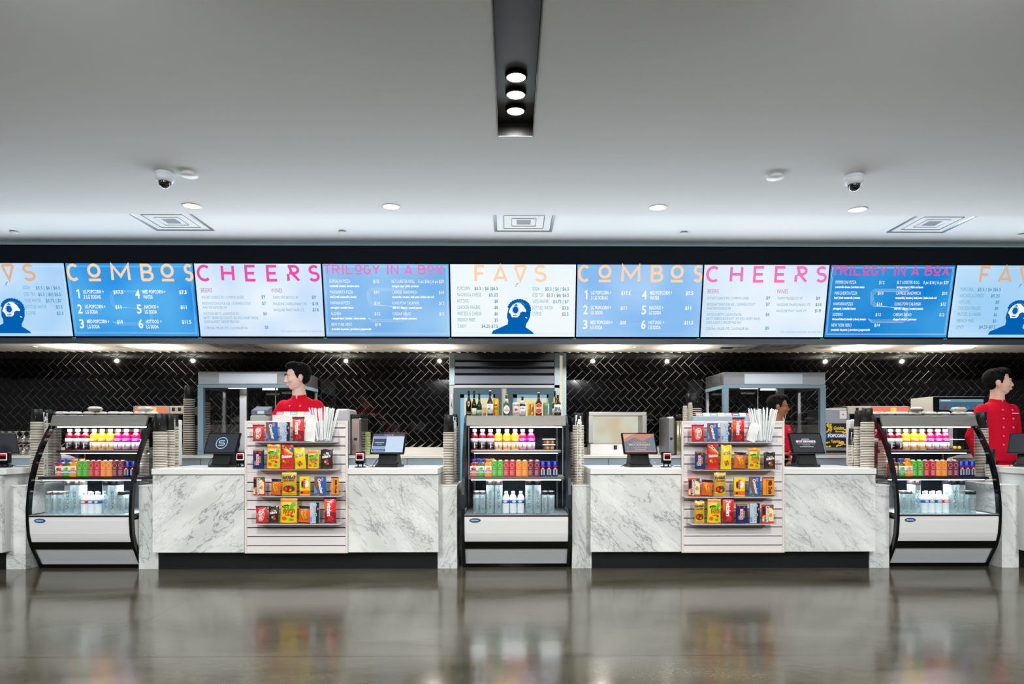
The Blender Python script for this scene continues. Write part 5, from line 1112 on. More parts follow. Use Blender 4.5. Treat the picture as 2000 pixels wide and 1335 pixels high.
def sc_spot(mb, w_, z0, z1):
    h = z1-z0; mb.text('INTRODUCING', -w_*.05, z0+h*.68, h*.05, -.003, 1, w_*.5, 'C', 1, .03); mb.text('SPOT REWARDS', -w_*.05, z0+h*.53, h*.1, -.003, 1, w_*1.3, 'C', 1, .07); mb.rect(-w_*.75, w_*.65, z0+h*.49, z0+h*.5, -.003, 2)
    mb.text('Real rewards for movie lovers, every visit', -w_*.05, z0+h*.43, h*.035, -.003, 1, w_*1.15, 'C', 1, .02); mb.text('free to join today', -w_*.05, z0+h*.38, h*.03, -.003, 1, w_*.5, 'C', 1, .02); mb.text("It's our way to love you back", -w_*.05, z0+h*.28, h*.045, -.003, 1, w_*.9, 'C', 1, .03)
    return [emat('pos_dim', (66, 68, 72)), emat('pos_ice2', (224, 238, 246)), emat('pos_red2', (214, 60, 60))]
register(432, 912, 6.05, -.18, 'black register showing a ringed S logo on left worktop', sc_s)
register(757, 912, 6.05, -.16, 'black register with a pale blue order screen beside the scanner', sc_ui)
register(1250, 912, 6.05, .16, 'black register with a reddish film poster screen', sc_film)
register(1577, 912, 6.05, .12, 'black register showing SPOT REWARDS on a dark screen', sc_spot)
register(-4, 912, 6.05, .95, 'black register half cut off by the left edge', None)
register(2008, 912, 6.05, -.95, 'black register half cut off by the right edge', None)
def scanner(px, Y, rz, lab):
    t = thing('barcode_scanner', lab, 'scanner', (X_(px, Y), Y, ZT+.0005), rz=rz)
    mb = MB(); mb.box(-.045, .045, -.03, .03, 0, .008, bev=.003)
    for s_ in (-1, 1): mb.tube([(s_*.02, 0, .006), (s_*.02, 0, .035)], .006, 8)
    mb.build('foot', BLKG, t)
    MB().box(-.040, .040, -.028, .03, .030, .135, bev=.008).build('body', BLKG, t)
    mb = MB(); mb.box(-.034, .034, -.033, -.028, .062, .124, bev=.002); mb.build('window_frame', WPL, t)
    mb = MB(); mb.rect(-.027, .027, .070, .116, -.034, 0); mb.rect(-.027, .027, .100, .116, -.0345, 1); mb.build('scan_window', [mat('scan_dark', (50, 6, 8), .1), emat('scan_red', (210, 24, 34), .9)], t)
    MB().tube([(.04, .02, .02), (.10, .03, .004), (.16, .06, .004), (.2, .1, .004)], .003, 6).build('cable', BLK, t)
scanner(704, 5.98, .0, 'small black barcode scanner with red window between candy panel and order screen')
scanner(1301, 5.98, .12, 'small black barcode scanner right of the film poster register'); scanner(472.5, 6.05, -.1, 'small black barcode scanner half hidden by the left candy panel'); scanner(10, 6.0, .1, 'small black barcode scanner near the far left edge'); scanner(1530.5, 6.2, .5, 'small barcode scanner barely showing right of the right candy panel')

# ---------------------------------------------------------------- back counter and its equipment
ZBK = .92
def back_counter(xa, xb, lab, n):
    xc = (xa+xb)/2; t = thing('back_counter', lab, 'counter', (xc, 7.78, 0)); xa -= xc; xb -= xc
    MB().box(xa, xb, .02, .85, .1, ZBK-.03).build('cabinet_body', PBLUE, t); MB().box(xa, xb, .06, .8, 0, .1).build('toe_kick', BLKM, t)
    MB().box(xa, xb, -.02, .838, ZBK-.03, ZBK-.0005, bev=.002).build('top', mat('back_top', (240, 238, 232), .35), t); MB().box(xa, xb, .838, .858, ZBK-.03, 1.005).build('upstand', mat('back_top', (240, 238, 232), .35), t)
    wd = (xb-xa)/n
    for k in range(n):
        x = xa+k*wd; d = MB().box(x+.004, x+wd-.004, .0, .02, .12, ZBK-.035, bev=.002).build('door', PBLUE, t)
        xx = x+(wd-.05 if k % 2 else .05); MB().tube([(xx, 0, .86), (xx, -.02, .85), (xx, -.02, .78), (xx, 0, .77)], .004, 6).build('handle', CHROME, d)
back_counter(-6.8, X_(875.5, 7.78), 'white-topped pale blue cabinets against the tiled wall, left of the steel refrigerator', 13)
back_counter(X_(1107.5, 7.78), 6.8, 'white-topped pale blue cabinets against the tiled wall, right of the steel refrigerator', 13)

def popcorn_machine(pxa, pxb, side, lab):
    Y0, Y1 = 7.86, 8.58; x0, x1 = sorted((X_(pxa, Y0), X_(pxb, Y0))); xc = (x0+x1)/2; w_ = (x1-x0)/2; z0 = ZBK; zt = Z_(726, Y0)-z0; zb = Z_(751, Y0)-z0; zc = Z_(757.5, Y0)-z0; d = Y1-Y0
    t = thing('popcorn_machine', lab, 'popcorn machine', (xc, Y0, z0))
    MB().box(-w_, w_, 0, d, zb, zt, bev=.003).build('canopy', steel('canopy_steel', (134, 136, 138), .45), t)
    MB().box(-w_*.59, w_*.55, -.004, 0, zb+.012, zt-.02).build('sign_plate', mat('sign_plate', (196, 206, 216), .3), t)
    mb = MB()
    for q in range(9): mb.ell(0, 0, .008, .008, 0, 0, 8)
    mb2 = MB(); sx = -1 if side > 0 else 1
    for i in range(3):
        for j in range(3): mb2.lathe([(.006, 0), (.006, .003)], 8, 0, M=Matrix.Translation((sx*w_, .45+i*.04, zb+.06+j*.035)) @ Matrix.Rotation(sx*PI/2, 4, 'Y'))
    for i in range(5):
        for j in range(8): mb2.box(sx*w_-.001, sx*w_+.001, .06+i*.014, .068+i*.014, zb+.03+j*.014, zb+.036+j*.014)
    mb2.build('vent_holes', BLKM, t)
    mb = MB(); mb.box(-w_-.004, w_+.004, -.006, .03, zc, zb, bev=.002); mb.box(-w_-.004, -w_+.02, .03, d, zc, zb); mb.box(w_-.02, w_+.004, .03, d, zc, zb); mb.box(-w_-.004, w_+.004, -.006, .03, 0, .05); mb.build('trim_band', PGREY, t)
    for sx_ in (-1, 1):
        a, b = sorted((sx_*(w_+.004), sx_*(w_-.06))); MB().box(a, b, -.006, .05, .05, zc, bev=.002).build('post', PGREY, t)
        a, b = sorted((sx_*w_, sx_*(w_-.03))); MB().box(a, b, d-.04, d, .05, zc).build('post', ALU, t)
    MB().box(-w_+.06, w_-.06, .012, .016, .05, zc).build('front_glass', GLASS, t)
    for sx_ in (-1, 1): a, b = sorted((sx_*(w_-.006), sx_*(w_-.01))); MB().box(a, b, .05, d-.04, .05, zc).build('side_glass', GLASS, t)
    MB().box(-w_+.05, w_-.05, .05, d-.01, zb-.012, zb-.002).build('ceiling_plate', STEEL, t)
    mb = MB(); mb.box(-w_*.55, -w_*.2, .2, .225, zb-.03, zb-.014); mb.box(w_*.0, w_*.3, .42, .445, zb-.03, zb-.014); mb.build('light_tube', emat('tube_glow', (255, 250, 240), 4), t)
    MB().box(-w_+.02, w_-.02, .03, d-.02, 0, .05).build('base', STEEL, t)
    px_ = (-.42 if side < 0 else .42)*w_; MB().box(px_-.045, px_+.045, .45, .50, .05, zb, bev=.004).build('support_column', ALU, t)
    kx = (.3 if side < 0 else -.1)*w_; k_ = thing('kettle', None, None, (kx, .35, 0)); k_.parent = t
    MB().lathe([(.02, .34), (.11, .34), (.125, .36), (.125, .46), (.11, .48), (.02, .50)], 24, c=(0, 0, 0)).build('kettle_pot', STEELD, k_)
    MB().tube([(0, .02, .46), (0, .02, zb)], .008, 8).build('kettle_rod', STEEL, k_)
    sxh = (.1 if side < 0 else .25)*w_
    MB().tube([(sxh, .12, .34), (sxh+.03, .12, .46), (sxh+.045, .12, .53)], .006, 8).build('scoop_handle', STEEL, t)
    MB(Matrix.Translation((sxh+.03, .12, .545)) @ Matrix.Rotation(.35, 4, 'Y')).box(-.045, .03, -.03, .03, -.014, .014, bev=.004).build('scoop', STEEL, t)
    return t
popcorn_machine(387, 586, -1, 'large glass popcorn machine with steel canopy, left one')
popcorn_machine(1413, 1612, 1, 'large glass popcorn machine with steel canopy, right one')

# upright steel refrigerator
Y0 = 7.80; x0, x1 = X_(877, Y0), X_(1106, Y0); xc = (x0+x1)/2; w_ = (x1-x0)/2; zt = Z_(688.5, Y0); q = lambda px: X_(px, Y0)-xc; zz = lambda py: Z_(py, Y0)
t = thing('upright_refrigerator', 'tall stainless two-door refrigerator with louvred top behind the centre cooler', 'refrigerator', (xc, Y0, 0))
MB().box(-w_, w_, .03, .82, .1, zt, bev=.003).build('cabinet', STEEL, t)
MB().box(-w_, w_, .06, .8, 0, .1).build('plinth', BLKM, t)
mb = MB(); e = [690, 704, 707, 717, 720, 730, 733, 751]
for k in range(0, 8, 2): mb.prism([(.0, zz(e[k+1])), (-.012, zz(e[k+1])+.012), (-.004, zz(e[k])), (.03, zz(e[k])), (.03, zz(e[k+1]))], q(889), q(1082))
mb.build('louvre_panel', steel('louvre_steel', (112, 114, 120), .34), t); MB().box(q(889), q(1082), .015, .03, zz(751), zz(690)).build('louvre_gap', BLKM, t)
mb = MB(); mb.box(q(878), q(888), -.004, .03, zz(751), zz(689)); mb.box(q(1083), q(1093), -.004, .03, .12, zz(689)); mb.box(q(1099), q(1106), -.01, .03, .12, zz(689)); mb.build('side_trim', mat('fridge_trim', (150, 162, 164), .35, metal=.7), t)
MB().box(q(1093), q(1099), -.006, .03, .12, zz(694)).build('light_strip', mat('light_leak_cream', (240, 232, 200), .5), t)  # cream colour painted in for light leaking beside the door
MB().box(q(889), q(1093), -.004, .03, zz(757), zz(751.5)).build('logo_rail', STEEL, t)
mb = MB(); mb.text('TRAULSEN', q(893), zz(744), .016, -.0045, 0, .1, 'L', 1, .03); mb.box(q(892), q(897), -.006, -.004, zz(742), zz(739)); mb.build('maker_lettering', CHROME, t)
for (a, b, c_, d_, hx) in ((886, 979, 899, 967, 882.5), (990, 1083, 1002, 1071, None)):
    dr = MB(); dr.box(q(a), q(b), -.03, .0, zz(757.5)-1.5+.0, zz(770)); dr.box(q(a), q(c_), -.03, 0, .14, zz(770)); dr.box(q(d_), q(b), -.03, 0, .14, zz(770)); dr.box(q(c_), q(d_), -.03, 0, .14, .5)
    dr = MB(); dr.box(q(a), q(b), -.03, 0, zz(770), zz(757.5), bev=.002); dr.box(q(a), q(c_), -.03, 0, .14, zz(770)); dr.box(q(d_), q(b), -.03, 0, .14, zz(770)); dr.box(q(c_), q(d_), -.03, 0, .14, .55)
    do = dr.build('door', mat('fridge_door', (64, 84, 92), .35, metal=.5), t)
    fr = MB(); fr.box(q(c_), q(c_)+.045, -.022, -.0, .55, zz(770)); fr.box(q(d_)-.02, q(d_), -.022, 0, .55, zz(770)); fr.box(q(c_), q(d_), -.022, 0, zz(777), zz(770)); fr.build('window_frame', mat('window_frame_blue', (130, 186, 216), .3), do)
    MB().rect(q(c_), q(d_), .55, zz(770), .002, 0).build('lit_interior', emat('fridge_glow', (250, 240, 196), .9), do)
    MB().box(q(c_), q(d_), -.012, -.009, .55, zz(770)).build('door_glass', GLASS, do)
    hx = 883 if hx else 1086
    MB().tube([(q(hx), -.03, zz(769)), (q(hx), -.06, zz(771)), (q(hx), -.06, zz(793)), (q(hx), -.03, zz(795))], .006, 8).build('handle', CHROME, do)

# lit steel-framed hatch at the wall
Y0 = 8.28; x0, x1 = X_(1150, Y0), X_(1263, Y0); xc = (x0+x1)/2; w_ = (x1-x0)/2; z0 = ZBK; zt = Z_(804, Y0)-z0; zb = Z_(866, Y0)-z0
t = thing('warming_cabinet', 'steel-framed warming cabinet with creamy lit window on the back counter', 'food warmer', (xc, Y0, z0))
mb = MB(); mb.box(-w_, w_, 0, .33, zt-.045, zt, bev=.004); mb.box(-w_, -w_+.05, 0, .33, zb, zt-.045); mb.box(w_-.05, w_, 0, .33, zb, zt-.045); mb.box(-w_, w_, 0, .33, zb-.005, zb+.01); mb.build('frame', STEEL, t)
m = emat2('hatch_glow', (232, 236, 222), (226, 206, 160), .85, 3.0); MB().rect(-w_+.05, w_-.05, zb+.01, zt-.045, .30).build('lit_back', m, t)
MB().box(-w_+.05, w_-.05, .01, .014, zb+.01, zt-.045).build('glass_door', GLASS, t)
MB().box(-w_+.02, w_-.02, .0, .33, 0, zb-.005, bev=.004).build('drawer', WPL, t); mb = MB(); mb.box(-.05, -.01, -.014, 0, zb-.07, zb-.02); mb.build('latch', CHROME, t)

# steel dispensers, grey boxes
def steelbox(pxa, pxb, pyt, Y0, d, lab, m_=STEEL, name='steel_dispenser', cat='dispenser', z0=ZBK, lid=None):
    x0, x1 = X_(pxa, Y0), X_(pxb, Y0); xc = (x0+x1)/2; w_ = (x1-x0)/2; h = Z_(pyt, Y0)-z0
    t = thing(name, lab, cat, (xc, Y0, z0)); MB().box(-w_, w_, 0, d, 0, h, bev=.02).build('body', m_, t)
    if lid: MB().box(-w_*.98, w_*.98, .01, d-.01, h, h+.04, bev=.005).build('lid', lid, t)
    MB().box(-w_*.3, w_*.3, -.01, 0, h*.4, h*.46, bev=.003).build('label_plate', BLK, t); return t
steelbox(684, 705, 815, 7.9, .4, 'tall rounded steel dispenser just right of the left candy panel', lid=BLK)
steelbox(655, 682, 798, 7.86, .4, 'pale grey steel box behind the straws on left side', mat('grey_box', (196, 202, 208), .4), 'equipment_box', 'equipment')
steelbox(1303, 1319, 813, 7.86, .45, 'tall steel dispenser just left of the right candy panel', STEELD)
t = thing('steel_canister', 'tall steel cylinder beside the dispenser left of right candy panel', 'canister', (X_(1326, 7.95), 7.95, ZBK)); MB().lathe([(.06, 0), (.062, .005), (.062, .39), (.058, .4), (.0001, .4)], 28).build('body', mat('brassy_steel', (190, 182, 150), .22, metal=1), t); MB().lathe([(.045, .4), (.04, .47), (.03, .475), (.0001, .475)], 20).build('pump_cap', BLK, t)
steelbox(487, 520, 809, 6.16, .16, 'grey steel bin behind the left candy panel', mat('grey_bin', (150, 152, 150), .4), 'equipment_box', 'equipment', z0=ZT)
t = thing('receipt_printer', 'slate grey slanted box with a paper label behind left candy panel', 'printer', (X_(505, 6.17), 6.17, Z_(808.6, 6.16))); MB().prism([(0, 0), (.14, 0), (.14, .075), (.0, .035)], -.065, .075).build('housing', mat('slate_plastic', (84, 90, 104), .45), t); MB(Matrix.Translation((.02, -.001, .003))).rect(-.03, .03, 0, .028).build('paper_label', mat('paper_lbl', (176, 196, 206), .5), t)
# candy flavour boxes with coloured cards
def flavour(px0, px1, pyt, pyb, n, lab, m_):
    Y0 = 6.25; x0, x1 = X_(px0, Y0), X_(px1, Y0); xc = (x0+x1)/2; w_ = (x1-x0)/2; z0 = ZT; h = Z_(pyb, Y0)-z0; hh = Z_(pyt, Y0)-Z_(pyb, Y0)
    t = thing('candy_bin', lab, 'candy bin', (xc, Y0, z0)); MB().box(-w_-.03, w_+.03, 0, .12, 0, h, bev=.004).build('bin_body', m_, t)
    cs_ = [(236, 120, 120), (236, 214, 234), (90, 180, 170), (250, 226, 140), (216, 150, 220), (170, 50, 110), (180, 206, 236), (220, 50, 60)]
    for k in range(n):
        a = -w_+2*w_*k/n; mb = MB(Matrix.Translation((a+w_/n, .01, h)) @ Matrix.Rotation(-.7, 4, 'X')); mb.box(-w_/n+.002, w_/n-.002, 0, .002, 0, hh*1.45, 0); mb.box(-w_/n*.7, w_/n*.7, -.001, 0, hh*.5, hh*.8, 1)
        tag(mb.build('flavour_card', [mat('card_%d' % k, cs_[k % 8], .5), WPL], t), '%s flavour card' % ['red', 'pale pink', 'teal', 'yellow', 'lilac', 'plum', 'pale blue', 'scarlet'][k % 8])
flavour(538, 606, 804, 810, 5, 'cream bin topped by coloured flavour cards behind left candy panel', mat('bin_cream', (222, 216, 208), .5)); flavour(1360, 1474, 806, 812, 8, 'grey bin topped by coloured flavour cards behind right candy panel', mat('bin_grey', (150, 168, 182), .35))
# popcorn topping dispenser
Y0 = 7.88; x0, x1 = X_(1613, Y0), X_(1656, Y0); xc = (x0+x1)/2; w_ = (x1-x0)/2; Zl = lambda py: Z_(py, Y0)-ZBK
t = thing('topping_dispenser', 'steel butter dispenser with black and yellow popcorn sign on back counter', 'dispenser', (xc, Y0, ZBK))
mb = MB(); mb.box(-w_, w_, .02, .5, Zl(880), Zl(797), bev=.008); mb.build('body', STEELD, t); MB().box(-w_, w_, .02, .5, 0, Zl(884)).build('drip_base', STEEL, t)
mb = MB(); ms = [mat('sign_black', (16, 14, 14), .3), mat('popcorn_yellow', (244, 204, 40), .5), mat('banner_blue', (28, 70, 150), .4), WPL, mat('popcorn_dark', (214, 160, 20), .5)]
a, b = Zl(873), Zl(826); hh = b-a; mb.box(-w_, w_, .008, .018, a, b, 0); rr = random.Random(3)
for cx_, cz_, n in ((-.7, .85, 16), (-.8, .6, 10), (.85, .7, 8), (.6, .18, 16), (-.85, .12, 6), (.2, .1, 5)):
    for k in range(n): mb.ell((cx_+rr.uniform(-.25, .25))*w_*.9, a+hh*min(.97, max(.03, cz_+rr.uniform(-.12, .12))), .012, .01, .0065-k*.0001, 1 if k % 3 else 4, 7, rr.uniform(0, 3))
mb.poly([(-w_, a+hh*.36), (0, a+hh*.40), (w_, a+hh*.36), (w_, a+hh*.56), (0, a+hh*.60), (-w_, a+hh*.56)], .004, 2); mb.text('POPCORN', 0, a+hh*.42, hh*.12, .003, 3, w_*1.6, 'C', 1, .05); mb.text('Golden', .02, a+hh*.74, hh*.13, .003, 1, w_*.95, 'C', 1, .03, 0, .25); mb.text('Flavored', .03, a+hh*.63, hh*.07, .003, 1, w_*.8, 'C', 1, .03, 0, .25); mb.text('Topping', -.02, a+hh*.2, hh*.11, .003, 1, w_*.85, 'C', 1, .03, 0, .25)
mb.build('popcorn_sign', ms, t)
mb = MB(); a_, b_ = Zl(817), Zl(801); mb.box(w_*.3, w_*.95, .014, .02, a_, b_, 0); mb.ell(w_*.62, (a_+b_)/2, .01, .008, .013, 1, 8); mb.build('sticker', [WPL, PR['red']], t)
# food warmers behind the side coolers
def warmer(pxa, pxb, pxm0, pxm1, lab):
    Y0 = 7.95; x0, x1 = sorted((X_(pxa, Y0), X_(pxb, Y0))); xc = (x0+x1)/2; w_ = (x1-x0)/2; h = Z_(792.5, Y0)-ZBK; hb = Z_(807.5, Y0)-ZBK
    t = thing('food_warmer', lab, 'food warmer', (xc, Y0, ZBK)); c0, c1 = sorted((X_(pxm0, Y0)-xc, X_(pxm1, Y0)-xc))
    MB().box(-w_, w_, .01, .5, hb, h, bev=.005).build('header', mat('warmer_cream', (214, 202, 180), .4), t)
    mb = MB(); mb.box(c0-.02, c1+.02, 0, .012, hb+.004, h-.004, 1); mb.rect(c0, c1, hb+.012, h-.012, -.002, 0); mb.rect(c0+(c1-c0)*.5, c0+(c1-c0)*.66, hb+.016, h-.016, -.003, 2); mb.build('lit_sign', [emat('warm_red', (250, 128, 104), 1.0), ALU, emat('warm_amber', (255, 206, 110), 1.1)], t)
    mb = MB()
    for s_ in (-1, 1): mb.box(s_*w_-(.03 if s_ > 0 else 0), s_*w_+(.03 if s_ < 0 else 0), .02, .05, 0, hb); mb.box(s_*w_-(.03 if s_ > 0 else 0), s_*w_+(.03 if s_ < 0 else 0), .45, .48, 0, hb)
    mb.box(-w_, w_, .02, .48, 0, .06); mb.build('frame', STEELD, t)
    mb = MB()
    for k in range(4): mb.box(-w_+.03, w_-.03, .06, .44, .1+k*.09, .106+k*.09)
    mb.build('wire_shelf', mat('warm_shelf', (120, 84, 50), .5), t)
    mb = MB(); e_ = w_ if abs(c1-w_) > abs(c0+w_) else -w_
    for k in range(2): xx = (c1+w_)/2 if c1 < w_-.06 else (c0-w_)/2; mb.box(xx-.05+k*.07, xx-.02+k*.07, .0, .012, hb+.03, hb+.07)
    mb.build('controls', BLK, t)
warmer(262, 361, 264, 327, 'food warmer with glowing red-orange sign behind the left drink cooler'); warmer(1656, 1776, 1705, 1774, 'food warmer with glowing red-orange sign behind the right drink cooler')
# oven with a display
Y0 = 7.84; x0, x1 = X_(1822, Y0), X_(1925, Y0); xc = (x0+x1)/2; w_ = (x1-x0)/2; h = Z_(773.5, Y0)-ZBK
t = thing('display_oven', 'white-sided black-fronted oven with blue picture display behind the right cooler', 'oven', (xc, Y0, ZBK))
MB().box(-w_, w_, .0, .44, 0, h, bev=.004).build('housing', mat('oven_white', (222, 220, 212), .45), t); MB().box(-w_+.0, w_, -.02, -.0005, .02, h-.004, bev=.003).build('front_door', BLKG, t)
mb = MB(); a, b = Z_(800, Y0)-ZBK, Z_(779, Y0)-ZBK; mb.rect(-w_+.06, w_-.04, a, b, -.022, 0); mb.rect(-w_+.06, w_-.04, b-.03, b, -.0225, 1); mb.rect(-w_+.08, -w_+.19, b-.020, b-.012, -.024, 2)
for k in range(5): mb.poly([(-w_+.1+k*.09, a+.01), (-w_+.16+k*.09, a+.015), (-w_+.12+k*.09, a+.06)], -.0235, 3 + k % 2)
mb.build('picture_display', [emat('disp_blue', (70, 100, 118)), emat('disp_light', (110, 150, 168)), emat('pos_text', (230, 236, 244)), emat('disp_red', (150, 50, 50)), emat('disp_bb', (50, 110, 180))], t)
# paper parcels on the side coolers
PAP = mat('parcel_paper', (216, 212, 202), .6); PAP2 = mat('parcel_kraft', (182, 158, 116), .6)
def parcel(px, py, wpx, lab, rz=0, hpx=7, Y=6.28, i=0):
    z = Z_(808.6, 6.28) if py > 801 else None; w_ = wpx/2*Y/F; h = hpx*Y/F
    z = 1.3185 if py >= 801 else 1.3185+h*.99
    t = thing('wrapped_snack', lab, 'wrapped snack', (X_(px, Y), Y, z), rz=rz)
    mb = MB(); vs = []; fs = []; nx, ny = 8, 5
    for s_ in (0, 1):
        for a in range(nx+1):
            for b in range(ny+1):
                u, v = a/nx*2-1, b/ny*2-1; e = (1-abs(u)**7)*(1-abs(v)**7); vs.append((u*w_, v*.04, (h*.45+(h*.5*e if s_ else -h*.45*min(1, e*3)))+.001*math.sin(9*u+i+5*v)))
    n = (nx+1)*(ny+1)
    for s_ in (0, 1):
        for a in range(nx):
            for b in range(ny): k = s_*n+a*(ny+1)+b; f = (k, k+1, k+ny+2, k+ny+1); fs.append(f if s_ else f[::-1])
    for a in range(nx):
        for b in (0, ny): k = a*(ny+1)+b; fs.append((k, k+ny+1, n+k+ny+1, n+k))
    for b in range(ny):
        for a in (0, nx): k = a*(ny+1)+b; fs.append((k, k+1, n+k+1, n+k))
    mb.add(vs, fs, 0, True); mb.build('wrapper', PAP, t)
    mb = MB(); mb.box(-w_*.5, w_*.4, -.030, .03, h*.2, h*.9, bev=.004); mb.build('seal_band', PAP2 if i % 3 == 0 else mat('parcel_white', (236, 234, 228), .6), t)
LP = [(122, 806, 22), (147, 806, 26), (175, 806, 22), (196, 806, 24), (223, 806, 22), (247, 806, 24), (274, 806, 22), (296, 806, 24), (186, 796, 24), (284, 796, 26)]
for i, (px, py, wp) in enumerate(LP): parcel(px, py, wp, (clip('paper-wrapped snack on the left cooler top, %s in the bottom layer from left' % (ordn+['seventh', 'eighth'])[i]) if py > 800 else 'paper-wrapped snack lying on others atop left cooler, %s pile' % ('middle' if px < 200 else 'rightmost')), [.2, -.1, .3, -.2][i % 4], 9.5, 6.28+(.02 if i % 2 else -.02), i)
for j, px in enumerate((140, 200)):
    o = MB().ball((0, 0, .02), (.05, .04, .02), 12).build('plastic_bag', clear('bag_clear', (226, 234, 240), base=.2, rough=.25), loc=(X_(px, 6.35), 6.38, 1.3185)); tag(o, ['crumpled clear plastic bag behind the left parcels on left cooler', 'crumpled clear plastic bag behind the middle parcels on left cooler'][j], 'plastic bag')
RP = [(1714, 806, 24), (1737, 806, 22), (1760, 806, 26), (1787, 806, 24), (1815, 804, 28), (1843, 804, 24), (1871, 804, 24), (1889, 805, 24), (1790, 796, 22), (1872, 796, 28)]
for i, (px, py, wp) in enumerate(RP): parcel(px, py, wp, (clip('paper-wrapped snack on the right cooler top, %s in the bottom layer from left' % (ordn+['seventh', 'eighth'])[i]) if py > 800 else 'paper-wrapped snack lying on others atop right cooler, %s pile' % ('middle' if px < 1800 else 'rightmost')), [-.2, .15, -.3, .25][i % 4], 9.5, 6.28+(.02 if i % 2 else -.02), i)
# inverted wine glasses at the far left, two tiers on a rack
t = thing('glass_rack', 'clear two-tier rack of glasses on back counter at far left', 'rack', (X_(40, 8.1), 8.1, ZBK)); MB().box(-.36, .36, -.12, .12, .142, .148).build('shelf', GLASS, t)
for s_ in (-1, 1): MB().box(s_*.355-.005, s_*.355+.005, -.12, .12, 0, .142).build('leg', ALU, t)
g0 = MB().lathe([(.030, .0), (.036, .03), (.033, .06), (.012, .085), (.005, .09), (.004, .115), (.030, .128), (.030, .131), (.003, .131)], 18).build('wine_glass', clear('stemware', (252, 252, 252), base=.75, rough=.12))
k = 0
for tier in (0, 1):
    for c_ in range(9):
        for rw in (0, 1):
            loc = (X_(40, 8.1)-.32+c_*.08, 8.04+rw*.1, ZBK+.001+tier*.148); o = g0 if k == 0 else g0.copy()
            if k: C.objects.link(o)
            o.location = loc; tag(o, clip('upturned wine glass on the %s tier of the rack at far left' % ('lower' if tier == 0 else 'upper')), 'glass', 'wine glasses on the %s tier' % ('lower' if tier == 0 else 'upper')); k += 1
# stacked lidded dressing cups left of the order screen register
d0 = MB().lathe([(.028, 0), (.036, .012), (.038, .014), (.036, .016), (.0001, .017)], 16, mis=[0, 1, 1, 0]).build('dressing_cup', [mat('dress_green', (170, 196, 70), .4), mat('dress_rim', (225, 228, 222), .4)]); d1 = MB().lathe([(.028, 0), (.036, .012), (.038, .014), (.036, .016), (.0001, .017)], 16, mis=[0, 1, 1, 0]).build('dressing_cup', [BLK, mat('dress_rim', (225, 228, 222), .4)]); u0 = u1 = False
for col, (px, pr) in enumerate(((707.5, d1), (718, d0))):
    for i in range(14):
        o = pr if i == 0 else pr.copy()
        if i: C.objects.link(o)
        o.location = (X_(px, 8.0), 8.0+col*.0, ZBK+.001+i*.0195); tag(o, 'small %s dressing cup in a stack left of the order screen register' % ('black' if col == 0 else 'green'), 'cup', '%s dressing cups' % ('black' if col == 0 else 'green'))
# ================================================================ people
def ring_tube(mb, P, mi=0, seg=16, caps=True):
    """closed loft of ellipses: P = [(centre, rx, ry, up)] along a path"""
    vs = []; n = len(P)
    for i, (c, rx, ry) in enumerate(P):
        c = Vector(c); d = (Vector(P[min(i+1, n-1)][0])-Vector(P[max(i-1, 0)][0])).normalized()
        u = Vector((1, 0, 0))-d*d.x; u = u.normalized() if u.length > .3 else (Vector((0, 1, 0))-d*d.y).normalized(); v = d.cross(u)
        for k in range(seg): a = 2*PI*k/seg; vs.append(tuple(c+u*rx*math.cos(a)+v*ry*math.sin(a)))
    fs = [(i*seg+k, i*seg+(k+1) % seg, (i+1)*seg+(k+1) % seg, (i+1)*seg+k) for i in range(n-1) for k in range(seg)]+[tuple(range(seg))[::-1], tuple(range((n-1)*seg, n*seg))]
    mb.add(vs, fs, mi, True)
    for (c, rx, ry) in ((P[0], P[-1]) if caps else (P[0],)): mb.ball(c, (min(rx, ry)*.98,)*3, 12, mi)
def fuse(mb, name, m_, vox, parent, smooth=4, extra=None):
    o = mb.build(name, m_, None)
    r = o.modifiers.new('r', 'REMESH'); r.mode = 'VOXEL'; r.voxel_size = vox; r.use_smooth_shade = True
    s_ = o.modifiers.new('s', 'SMOOTH'); s_.factor = .5; s_.iterations = smooth
    dg = bpy.context.evaluated_depsgraph_get(); ev = o.evaluated_get(dg); me = bpy.data.meshes.new_from_object(ev)
    o.modifiers.clear(); old = o.data; o.data = me; bpy.data.meshes.remove(old)
    me.materials.clear(); me.materials.append(m_ if not isinstance(m_, list) else m_[0])
    me.polygons.foreach_set('use_smooth', [True]*len(me.polygons)); o.parent = parent; return o
